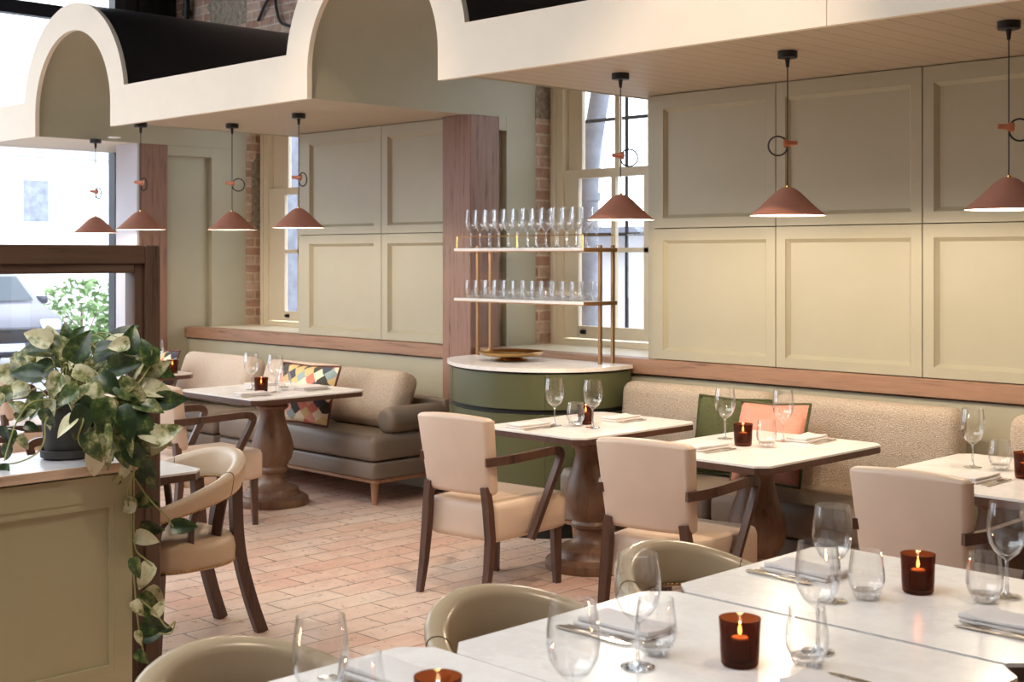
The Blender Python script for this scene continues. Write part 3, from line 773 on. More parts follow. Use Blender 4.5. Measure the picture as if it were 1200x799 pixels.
# ------------------------------------------------------------------ chairs
def dining_chair(label, loc, rz):
    t = thing('dining_armchair', label, 'chair', loc, rz, 'pale leather dining armchairs')
    bm = BM(); vs = box(bm, -.235, .235, -.245, .30, .275, .455, bev=.035, seg=4)
    for v in vs:
        if v.co.z > .44: v.co.z += .022*(1-min(1, (abs(v.co.x)/.235)**2))*(1-min(1, (abs(v.co.y)/.26)**2))+.006
        if v.co.y < 0: v.co.x *= 1-.10*(-v.co.y/.245)
    finish('seat', bm, M['leather'], t, 60)
    bm = BM(); vs = box(bm, -.222, .222, -.295, -.222, .50, .885, bev=.026, seg=4)
    bmesh.ops.subdivide_edges(bm, edges=[e for e in bm.edges if abs(e.verts[0].co.x-e.verts[1].co.x) > .2], cuts=6, use_grid_fill=True)
    for v in bm.verts:
        k = (v.co.z-.50)
        v.co.x *= .93+.10*k/.38
        v.co.y -= .16*k+.03*(1-(v.co.x/.222)**2)*.8-.03
        if v.co.z > .86: v.co.z -= .014*(v.co.x/.222)**2
    finish('backrest', bm, M['leather'], t, 60)
    for sx in (-1, 1):
        bm = BM(); tube(bm, [(sx*.205, -.315, 0), (sx*.205, -.285, .15), (sx*.203, -.268, .3), (sx*.19, -.27, .45), (sx*.178, -.274, .545)], [.72, .9, 1, 1, .95], flat=(.0195, .0195)); finish('leg', bm, M['chairwood'], t)
        bm = BM(); tube(bm, [(sx*.20, .255, 0), (sx*.198, .25, .15), (sx*.197, .247, .29)], [.75, .95, 1.05], flat=(.021, .021)); finish('leg', bm, M['chairwood'], t)
        pts = spline([(sx*.20, -.30, .665), (sx*.25, -.2, .672), (sx*.272, 0, .68), (sx*.275, .13, .682), (sx*.272, .185, .665), (sx*.268, .18, .62), (sx*.262, .10, .48), (sx*.252, -.02, .272)], 5)
        bm = BM(); tube(bm, pts, 1, flat=(.014, .02)); finish('arm', bm, M['chairwood'], t, 50)
    return t
dc = dining_chair('pale leather armchair pulled up to the table before the green cabinet', (-4.755, 4.60, 0), R(6))
dup(dc, (-3.56, 4.55, 0), R(9), 'pale leather armchair at the table in front of the pink cushion')
dup(dc, (-2.36, 4.60, 0), R(2), 'pale leather armchair at the right, only its back clear above the foreground table')
dup(dc, (-7.07, 4.37, 0), R(0), 'pale leather armchair in the left bay, half hidden by the wooden partition')
dup(dc, (-9.15, 4.25, 0), R(4), 'pale leather armchair at the farthest left table')
dup(dc, (-6.85, 3.28, 0), R(176), 'pale leather armchair glimpsed behind the potted plant')

def tub_chair(label, loc, rz, lea, group='round tub chairs with nailhead trim'):
    t = thing('tub_chair', label, 'chair', loc, rz, group)
    # curved rail
    N = 44; path = []; secs = []; low = []
    for i in range(N+1):
        s = -1+2*i/N; L = s*.75        # arclength-like parameter
        ra = .265; q = ra*PI/2
        if abs(L) <= q:
            a = L/ra; p = Vector((ra*math.sin(a), -ra*math.cos(a), 0)); n = Vector((math.sin(a), -math.cos(a), 0))
        else:
            e = abs(L)-q; sg = 1 if L > 0 else -1
            p = Vector((sg*(ra-.02*e), e, 0)); n = Vector((sg, 0, 0))
        k = min(1, abs(L)/.75); sm = k*k*(3-2*k)
        zt = .795-.18*sm; hh = .135-.07*sm; ww = .062-.012*sm
        path.append((p+Vector((0, 0, zt-hh/2)), n)); secs.append([(x+y*.18, y) for x, y in rrect(ww, hh, .026, 4)])
        low.append((p+n*(ww/2-.010-hh*.09), p-n*(ww/2-.006+hh*.09), zt-hh+.012))
    bm = BM(); sweep(bm, path, secs); rail = finish('back_rail', bm, lea, t, 60)
    for k_ in (int(N*.30), int(N*.70)):
        bm = BM(); p_, n_ = path[k_]; z_ = [p_+n_*a*1.01+Vector((0, 0, b*1.01)) for a, b in secs[k_]]; z_.append(z_[0]); tube(bm, z_, .0016, 5)
        finish('seam', bm, M['chairwood'], rail)
    for side in (0, 1):
        bm = BM(); beads(bm, [lo[side]+Vector((0, 0, lo[2]))+(lo[side]-lo[1-side]).normalized()*.006 for lo in low]); finish('nailhead_trim', bm, M['nail'], rail, 80)
    # seat
    prof = [(.0, 0)]
    pts = []
    for i in range(36):
        a = 2*PI*i/36; c, s_ = math.cos(a), math.sin(a); e = .72
        pts.append((.245*math.copysign(abs(c)**e, c), .24*math.copysign(abs(s_)**e, s_)+.01))
    bm = BM(); rings = []
    for sc, z in ((.97, .335), (1.0, .35), (1.01, .40), (.985, .435), (.92, .455), (.7, .468), (.35, .473)):
        rings.append([bm.verts.new((x*sc, y*sc, z)) for x, y in pts])
    for a, b in zip(rings, rings[1:]):
        for j in range(36): bm.faces.new((a[j], a[(j+1) % 36], b[(j+1) % 36], b[j]))
    bm.faces.new(rings[0]); bm.faces.new(rings[-1]); seat = finish('seat', bm, lea, t, 60)
    bm = BM(); per = [Vector((x*1.0, y*1.0, .347)) for x, y in pts]; per.append(per[0])
    beads(bm, per); finish('nailhead_trim', bm, M['nail'], seat, 80)
    for sx in (-1, 1):
        bm = BM(); tube(bm, spline([(sx*.16, -.335, 0), (sx*.155, -.285, .14), (sx*.15, -.235, .32), (sx*.148, -.215, .48), (sx*.155, -.205, .67)], 4), 1, flat=(.019, .025)); finish('leg', bm, M['chairwood'], t)
        bm = BM(); tube(bm, [(sx*.205, .20, 0), (sx*.203, .195, .2), (sx*.20, .19, .34)], [.7, .95, 1.1], flat=(.02, .02)); finish('leg', bm, M['chairwood'], t)
        for px, py, zt in ((.24, -.10, .67), (.262, .05, .61), (.255, .19, .575)):
            bm = BM(); tube(bm, spline([(sx*(px-(.055 if py < .1 else .10)), py*.9, .44), (sx*(px-(.045 if py < .1 else .07)), py*.95, .52), (sx*(px), py, zt)], 4), 1, flat=(.012, .02)); finish('baluster', bm, M['chairwood'], t)
    bm = BM(); tube(bm, spline([(0, -.19, .44), (0, -.205, .55), (0, -.245, .69)], 4), 1, flat=(.022, .011)); finish('baluster', bm, M['chairwood'], t)
    return t
tc_ = tub_chair('olive grey leather tub chair at the middle foreground table', (-2.205, 2.32, 0), R(-90), M['tubleather'])
dup(tc_, (-2.235, 3.05, 0), R(-90), 'olive grey leather tub chair tucked under the farther foreground table')
dup(tc_, (-2.27, 1.58, 0), R(-90), 'olive grey leather tub chair at the nearest table, cut by the bottom edge')
tub_chair('tan leather tub chair with nailhead trim just past the wooden partition', (-5.05, 2.99, 0), R(180), M['tanleather'])

# ------------------------------------------------------------------ green waiter cabinet and shelves
cab = thing('waiter_cabinet', 'green curved cabinet with white stone top and brass shelves', 'cabinet')
OUT = [(-6.42, 6.15), (-6.41, 5.95), (-6.35, 5.75), (-6.2, 5.60), (-6.0, 5.485), (-5.8, 5.43), (-5.6, 5.43), (-5.4, 5.50), (-5.25, 5.63), (-5.16, 5.8), (-5.135, 5.95), (-5.16, 6.15)]
OUTS = [(p.x, p.y) for p in spline([(x, y, 0) for x, y in OUT], 6)]
def inset(pts, d, cx=-5.78, cy=5.95):
    o = []
    for x, y in pts:
        v = Vector((x-cx, y-cy)); L = v.length; v *= (L-d)/L; o.append((cx+v.x, min(6.15, cy+v.y)))
    return o
bm = BM(); prism(bm, OUTS, .962, .985, 'xy'); finish('stone_top', bm, M['marble'], cab, 40)
bm = BM(); prism(bm, inset(OUTS, .03), .0, .96, 'xy'); finish('carcass', bm, M['darkgap'], cab, 40)
def curved_front(nm, i0, i1, z0, z1):
    o = inset(OUTS, .012)[i0:i1+1]; n = inset(OUTS, .034)[i0:i1+1]
    bm = BM(); prism(bm, o+n[::-1], z0, z1, 'xy'); return finish(nm, bm, M['green'], cab, 40)
nn = len(OUTS)-1; sp_ = 21
for a, b in ((0, sp_), (sp_, 45), (45, nn)):
    A_, B_ = a, b
    curved_front('drawer', A_, B_, .745, .95)
    curved_front('door', A_, B_, .09, .715)
# thin dark seams between fronts are real gaps: shave the ends
for o in [c for c in cab.children if c.name.startswith(('drawer', 'door'))]:
    me = o.data; cx = sum(v.co.x for v in me.vertices)/len(me.vertices)
    for v in me.vertices: v.co.x = cx+(v.co.x-cx)*.995
bm = BM(); prism(bm, inset(OUTS, .06), 0, .088, 'xy'); finish('kickboard', bm, M['darkgap'], cab, 40)
SX0, SX1, SY0, SY1 = -6.42, -5.287, 5.85, 6.15
for px in (-6.372, -5.305):
    for py in (6.02, 6.135):
        bm = BM(); box(bm, px-.009, px+.009, py-.009, py+.009, .985, 1.70); finish('post', bm, M['bronze'], cab, None)
for z in (1.363, 1.684):
    bm = BM(); box(bm, SX0, SX1, SY0, SY1, z-.018, z, bev=.002, seg=1); sh = finish('shelf', bm, M['marble'], cab, None)
    bm = BM(); box(bm, SX0+.003, SX1+.004, SY0+.004, SY1, z-.024, z-.0185); box(bm, SX1+.0005, SX1+.006, SY0, SY1, z-.02, z-.001); finish('shelf_edge', bm, M['bronze'], sh, None)
bm = BM(); tube(bm, [(-6.40, 5.86, 1.76), (-5.30, 5.86, 1.76), (-5.30, 6.135, 1.76)], .003, 6)
for x, y in ((-6.40, 5.86), (-5.85, 5.86), (-5.30, 5.86), (-5.30, 6.135)): tube(bm, [(x, y, 1.684), (x, y, 1.76)], .003, 6)
finish('gallery_rail', bm, M['brass'], cab)
t = thing('brass_tray', 'round brass footed tray on the green cabinet', 'tray', (-5.89, 5.85, .986))
bm = BM(); lathe(bm, [(0, .0), (.10, 0), (.105, .006), (.06, .02), (.055, .03), (.0, .03)], 36); finish('foot', bm, M['brass'], t)
bm = BM(); lathe(bm, [(0, .031), (.17, .031), (.19, .038), (.205, .055), (.201, .057), (.186, .044), (.168, .037), (0, .037)], 40); finish('dish', bm, M['brass'], t)

# ------------------------------------------------------------------ glassware, candles, napkins, cutlery
def wine_glass(label, loc, group=None, k=1.22, st=.094):
    """k widens the bowl, st is where it starts"""
    t = thing('wine_glass', label, 'wine glass', loc, 0, group)
    b = [(.0045, 0), (.012, .009), (.026, .022), (.037, .045), (.0415, .072), (.0405, .1), (.037, .13), (.0352, .1465)]
    f = (.246-st)/.1465
    outer = [(r*(k if r > .005 else 1), st+z*f) for r, z in b]; inner = [(r-.0011, z) for r, z in outer[::-1][:-2]]+[(0, st+.012)]
    bm = BM(); lathe(bm, outer+inner, 32); finish('bowl', bm, M['glass'], t, 60)
    bm = BM(); lathe(bm, [(0, .0005), (.037, .0005), (.037, .003), (.014, .006), (.0052, .014), (.0042, .04), (.0042, st-.015), (.0045, st), (0, st+.004)], 28); finish('stem', bm, M['cutglass'], t, 60); return t
def tumbler(label, loc, group=None, small=False):
    t = thing('tumbler', label, 'tumbler', loc, 0, group)
    if small: pr = [(.029, .022), (.0345, .04), (.036, .065), (.0355, .09), (.034, .115)]
    else: pr = [(.034, .02), (.043, .032), (.0475, .05), (.0465, .072), (.0425, .1), (.0395, .124)]
    bm = BM(); lathe(bm, pr+[(r-.0012, z) for r, z in pr[::-1][:-1]]+[(pr[0][0]-.004, pr[0][1]+.003), (0, pr[0][1]+.002)], 32)
    finish('glass_body', bm, M['glass'], t, 60)
    q = .84 if small else 1.08
    bm = BM(); n = 32; v = lathe(bm, [(0, .0005), (.020*q, .0005), (.026*q, .004), (.032*q, .014), (.0335*q, .022), (.022*q, .017), (0, .013)], n)
    for x in bm.verts:
        rr = x.co.xy.length
        if rr > .018*q:
            a = math.atan2(x.co.y, x.co.x); x.co.xy *= 1+.09*math.cos(a*8)
    finish('cut_base', bm, M['cutglass'], t, None); return t
def candle(label, loc, group='amber glass tea light holders'):
    t = thing('candle_holder', label, 'candle holder', loc, 0, group)
    bm = BM(); n = 36
    v = lathe(bm, [(0, .0), (.036, .0), (.039, .004), (.041, .03), (.043, .07), (.0455, .102), (.043, .102), (.0405, .07), (.0385, .03), (.036, .012), (0, .012)], n)
    for x in bm.verts:
        if x.co.z < .045 and x.co.xy.length > .037:
            a = math.atan2(x.co.y, x.co.x); x.co.xy *= 1+.022*math.cos(a*18)
    finish('glass_cup', bm, M['amber'], t, 60)
    bm = BM(); lathe(bm, [(0, .0125), (.019, .0125), (.0195, .058), (.017, .061), (0, .059)], 20); cn = finish('candle', bm, M['wax'], t)
    bm = BM(); tube(bm, [(0, 0, .059), (.001, 0, .068)], .0008, 5); finish('wick', bm, M['cord'], cn)
    bm = BM(); lathe(bm, [(0, .064), (.003, .067), (.0045, .073), (.0035, .081), (.0015, .089), (0, .094)], 12); finish('flame', bm, M['flame'], t)
    L = bpy.data.lights.new('candle_light', 'POINT'); L.energy = .35; L.color = (1, .6, .28); L.shadow_soft_size = .006
    lo = bpy.data.objects.new('candle_light', L); COL.objects.link(lo); lo.parent = t; lo.location = (0, 0, .098)
    return t
def napkin(label, loc, rz, group='folded linen napkins on the tables'):
    t = thing('napkin', label, 'napkin', loc, rz, group)
    random.seed(hash(label) % 997)
    for nm, (L, W, z, dx, dy) in (('lower_fold', (.22, .115, .0005, 0, 0)), ('upper_fold', (.212, .108, .0095, .006, .004))):
        bm = BM(); nx, ny = 14, 8; h = .0085
        top = []
        vs = box(bm, dx-L/2, dx+L/2, dy-W/2, dy+W/2, z, z+h, bev=.0038, seg=3)
        bmesh.ops.subdivide_edges(bm, edges=[e for e in bm.edges if (e.verts[0].co-e.verts[1].co).length > .05], cuts=7, use_grid_fill=True)
        for v in bm.verts:
            if v.co.z > z+h*.6: v.co.z += (.003*math.sin(v.co.x*31+1)*math.cos(v.co.y*45)+.003) * (1 if nm == 'upper_fold' else 0)
        finish(nm, bm, M['linen'], t, 50)
    return t
def knife(label, loc, rz, group='table knives'):
    o = thing('knife', label, 'knife', loc, rz, group)
    bm = BM(); tube(bm, [(-.11, 0, .004), (-.10, 0, .005), (-.03, 0, .005), (-.005, 0, .004)], [.7, 1, .85, .6], flat=(.007, .0032)); finish('handle', bm, M['steel'], o)
    bm = BM(); prism(bm, [(-.006, -.005), (.02, -.0095), (.085, -.009), (.105, -.003), (.11, .004), (.09, .007), (-.006, .005)], .003, .0045, 'xy'); finish('blade', bm, M['steel'], o, None); return o
def fork(label, loc, rz, group='table forks'):
    o = thing('fork', label, 'fork', loc, rz, group)
    bm = BM(); tube(bm, spline([(-.10, 0, .003), (-.06, 0, .005), (0, 0, .007), (.035, 0, .006)], 4), [1.6]+[1.5]*3+[1.1]*4+[.8]*5, flat=(.0045, .0013)); finish('handle', bm, M['steel'], o)
    bm = BM(); prism(bm, [(.033, -.004), (.042, -.011), (.055, -.0125), (.055, .0125), (.042, .011), (.033, .004)], .004, .0058, 'xy')
    for k in range(4):
        y = -.0105+.007*k; tube(bm, [(.054, y, .005), (.075, y, .003), (.098, y, .006)], [1, 1, .5], flat=(.0021, .001))
    finish('head', bm, M['steel'], o, 50); return o

Z = .7505
WG = wine_glass('tall wine glass standing before the large amber candle on the middle foreground table', (-1.845, 2.215, Z))
def wg(x, y, lab, grp='wine glasses on the tables', z=Z): return dup(WG, (x, y, z), 0, lab, grp)
WG['group'] = 'wine glasses on the tables'
TB = tumbler('tumbler beside the tall wine glass on the middle foreground table', (-1.878, 2.318, Z), 'tumblers on the tables')
def tb(x, y, lab, grp='tumblers on the tables', z=Z): return dup(TB, (x, y, z), .3, lab, grp)
CD = candle('amber candle holder nearest the middle of the foreground row, flame lit', (-1.70, 2.385, Z))
def cd(x, y, lab): return dup(CD, (x, y, Z), .2, lab, 'amber glass tea light holders')
# foreground tables
wg(-1.632, 2.585, 'wine glass right of the large amber candle, in front of the dark table joint')
tb(-1.597, 2.487, 'tumbler in front of the dark table joint at the lower right')
wg(-1.667, 1.817, 'wine glass rim at the bottom edge in front of the napkin and fork', z=Z)
wg(-1.845, 2.99, 'wine glass beyond the dark joint left of the farther amber candle')
tb(-1.80, 3.08, 'tumbler behind the wine glass left of the farther amber candle')
cd(-1.737, 3.232, 'amber candle holder on the farther foreground table before a chair back')
wg(-1.55, 3.35, 'wine glass at the right on the farther foreground table')
tb(-1.57, 3.265, 'tumbler just left of the right wine glass on the farther foreground table')
wg(-1.92, 1.43, 'wine glass at the lower left in front of the nearest tub chair')
tb(-2.02, 1.60, 'tumbler at the lower left beside the napkin on the nearest table')
cd(-1.86, 1.655, 'amber candle holder cut off by the bottom edge')
def setting(nx, ny, rz, where, side=-1, cut=True):
    napkin('grey linen napkin '+where, (nx, ny, Z), rz)
    if cut:
        for k, (fn, nm) in enumerate(((fork, 'steel fork'), (knife, 'steel knife'))):
            off = side*(.078+.024*k); c, s_ = math.cos(rz), math.sin(rz)
            fn('%s beside the napkin %s' % (nm, where), (nx-s_*off-c*.01, ny+c*off-s_*.01, Z), rz)
setting(-2.06, 2.42, R(2), 'in front of the middle tub chair')
setting(-2.065, 3.20, R(-2), 'on the farther foreground table')
setting(-1.435, 2.36, R(178), 'at the bottom right of the foreground', side=-1)
setting(-1.42, 3.10, R(182), 'at the right end of the farther foreground table', side=1)
setting(-2.15, 1.79, R(3), 'on the nearest table at lower left')
# table before the cabinet
wg(-4.775, 5.06, 'left wine glass on the table before the green cabinet')
wg(-4.58, 5.14, 'right wine glass on the table before the green cabinet')
tb(-4.69, 5.13, 'tumbler on the table before the green cabinet')
cd(-4.71, 5.23, 'amber candle holder on the table before the green cabinet')
setting(-4.84, 4.93, R(88), 'near the armchair before the green cabinet')
setting(-4.70, 5.50, R(92), 'near the banquette beside the green cabinet')
# table with pink cushion
wg(-3.85, 5.28, 'left wine glass in front of the pink cushion')
wg(-3.60, 5.40, 'right wine glass in front of the pink cushion')
cd(-3.66, 5.16, 'amber candle holder on the table in front of the pink cushion')
tb(-3.55, 5.19, 'tumbler on the table in front of the pink cushion')
setting(-3.72, 4.95, R(86), 'across the table from the pink cushion')
setting(-3.55, 5.53, R(94), 'right in front of the pink cushion')
# far right table
wg(-2.60, 5.30, 'wine glass on the far right table against the boucle back')
tb(-2.49, 5.32, 'tumbler on the far right table')
cd(-2.33, 5.20, 'amber candle holder at the right edge on the far right table')
setting(-2.45, 5.02, R(90), 'on the far right table')
# left bay tables
wg(-7.47, 5.0, 'left wine glass on the left bay table')
wg(-7.225, 5.02, 'right wine glass on the left bay table')
cd(-7.24, 4.92, 'amber candle holder between the two wine glasses of the left bay table')
tb(-7.30, 5.14, 'tumbler on the left bay table')
setting(-7.17, 4.80, R(85), 'on the left bay table near the armchair')
setting(-7.22, 5.30, R(94), 'on the left bay table near the sofa')
setting(-7.66, 5.20, R(90), 'at the far end of the left bay table', cut=False)
wg(-8.98, 5.12, 'left wine glass on the farthest left table')
wg(-9.13, 5.26, 'right wine glass on the farthest left table')
cd(-8.94, 5.28, 'amber candle holder on the farthest left table')
tb(-9.05, 5.05, 'tumbler on the farthest left table')
setting(-9.2, 4.85, R(90), 'on the farthest left table', cut=False)
wg(-6.62, 2.44, 'wine glass on the table beyond the potted plant')
setting(-6.75, 2.75, R(90), 'on the table beyond the potted plant', cut=False)
setting(-5.25, 2.45, R(90), 'on the table beside the wooden partition', cut=False)
# shelf glasses
ORD = ['nearest the oak pier', 'second from the oak pier', 'third from the oak pier', 'fourth from the oak pier', 'fifth from the oak pier', 'sixth from the oak pier', 'seventh from the oak pier', 'eighth from the oak pier', 'ninth from the oak pier', 'tenth from the oak pier', 'eleventh from the oak pier', 'nearest the window end']
random.seed(7)
SW = ST = None
for row, yy in (('front', 5.925), ('rear', 6.06)):
    for i in range(12):
        x = -6.33+.0845*i+(.03 if row == 'rear' else 0)+random.uniform(-.0012, .0012); y = yy+random.uniform(-.008, .008)
        lw_ = 'wine glass on the top shelf, %s row, %s' % (row, ORD[i]); lt_ = 'tumbler on the lower shelf, %s row, %s' % (row, ORD[i])
        if SW is None:
            SW = wine_glass(lw_, (x, y, 1.6845), 'wine glasses on the top shelf', .93, .098); ST = tumbler(lt_, (x, y, 1.3635), 'tumblers on the lower shelf', True)
        else:
            dup(SW, (x, y, 1.6845), 0, lw_); dup(ST, (x, y, 1.3635), random.uniform(0, 1), lt_)

# ------------------------------------------------------------------ partition, counter and pothos
pf = thing('wooden_partition', 'dark oak framed open partition behind the potted plant', 'partition', (-4.62, 0, 0))
bm = BM(); box(bm, -.06, .04, 2.59, 2.655, 0, 1.675, bev=.004, seg=1); finish('post', bm, M['oakdark'], pf)
bm = BM(); box(bm, -.06, .04, -.6, 2.59, 1.605, 1.675, bev=.004, seg=1); finish('top_beam', bm, M['oakdark_y'], pf)
bm = BM(); box(bm, -.05, .028, 2.552, 2.59, .93, 1.605, bev=.006, seg=2); finish('side_moulding', bm, M['oakdark'], pf)
bm = BM(); box(bm, -.05, .028, -.6, 2.552, 1.57, 1.605, bev=.006, seg=2); finish('top_moulding', bm, M['oakdark_y'], pf)
bm = BM(); box(bm, -.05, .03, 2.36, 2.59, 0, .93); box(bm, -.05, .03, -.6, 2.36, 0, .90); finish('lower_panel', bm, M['oakdark'], pf)
ct = thing('planter_counter', 'olive panelled counter with pale stone top under the potted plant', 'counter', (-4.21, 0, 0))
bm = BM(); box(bm, -.378, -.012, -.6, 2.33, .06, .895); finish('body', bm, M['panel_green'], ct, None)
bm = BM(); box(bm, -.378, 0.0, -.6, 2.345, .9, .925, bev=.002, seg=1); finish('stone_top', bm, M['counter'], ct, None)
bm = BM(); box(bm, .0005, .012, -.6, 2.345, .893, .925); finish('edge_strip', bm, M['counter_edge'], ct, None)
bm = BM()
box(bm, -.012, 0, 2.265, 2.33, .06, .885); box(bm, -.012, 0, -.6, 2.265, .80, .885); box(bm, -.012, 0, -.6, 2.265, .06, .21)
box(bm, -.012, -.002, 2.245, 2.265, .21, .80); box(bm, -.012, -.002, -.6, 2.245, .775, .80); box(bm, -.012, -.002, -.6, 2.245, .21, .235)
finish('face_frame', bm, M['panel_green'], ct, None)
bm = BM(); box(bm, -.36, -.04, -.6, 2.3, 0, .06); finish('kickboard', bm, M['darkgap'], ct, None)

PX, PY = -4.44, 2.20; PZ = .926
plant = thing('potted_pothos', 'trailing variegated pothos in a charcoal pot on the counter', 'potted plant', (PX, PY, PZ))
bm = BM(); lathe(bm, [(0, 0), (.072, 0), (.085, .006), (.087, .03), (.083, .032), (.08, .012), (0, .01)], 32); finish('saucer', bm, M['pot'], plant)
bm = BM(); lathe(bm, [(0, .012), (.066, .012), (.072, .03), (.086, .18), (.093, .182), (.094, .205), (.087, .206), (.08, .18), (0, .178)], 32); finish('pot', bm, M['pot'], plant)
bm = BM(); lathe(bm, [(0, .188), (.05, .187), (.081, .183), (.081, .18), (0, .18)], 24); finish('soil', bm, M['soil'], plant)
def leaf(bm, p, tip, up, s, fold=.42, curl=.5):
    """heart-shaped leaf at p, pointing to tip direction, upper face towards up"""
    t = Vector(tip).normalized(); u = Vector(up); u = (u-t*u.dot(t))
    if u.length < 1e-3: u = t.orthogonal()
    u.normalize(); w = t.cross(u)
    W = [0, .25, .335, .345, .315, .25, .165, .075, 0]; Y = [0, .02, .16, .30, .46, .62, .78, .91, 1.0]
    rows = []
    for wv, yv in zip(W, Y):
        row = []
        for k in (-1, -.5, 0, .5, 1):
            yy = yv-(.10*abs(k) if yv < .2 else 0)
            hgt = abs(k)*wv*fold-curl*yv*yv*.5-(.10*wv if abs(k) == 1 else 0)
            row.append(bm.verts.new(Vector(p)+(w*k*wv+t*yy+u*hgt)*s))
            if wv == 0: break
        rows.append(row)
    for a, b in zip(rows, rows[1:]):
        if len(a) == 1:
            for k in range(4): bm.faces.new((a[0], b[k+1], b[k]))
        elif len(b) == 1:
            for k in range(4): bm.faces.new((a[k], a[k+1], b[0]))
        else:
            for k in range(4): bm.faces.new((a[k], a[k+1], b[k+1], b[k]))
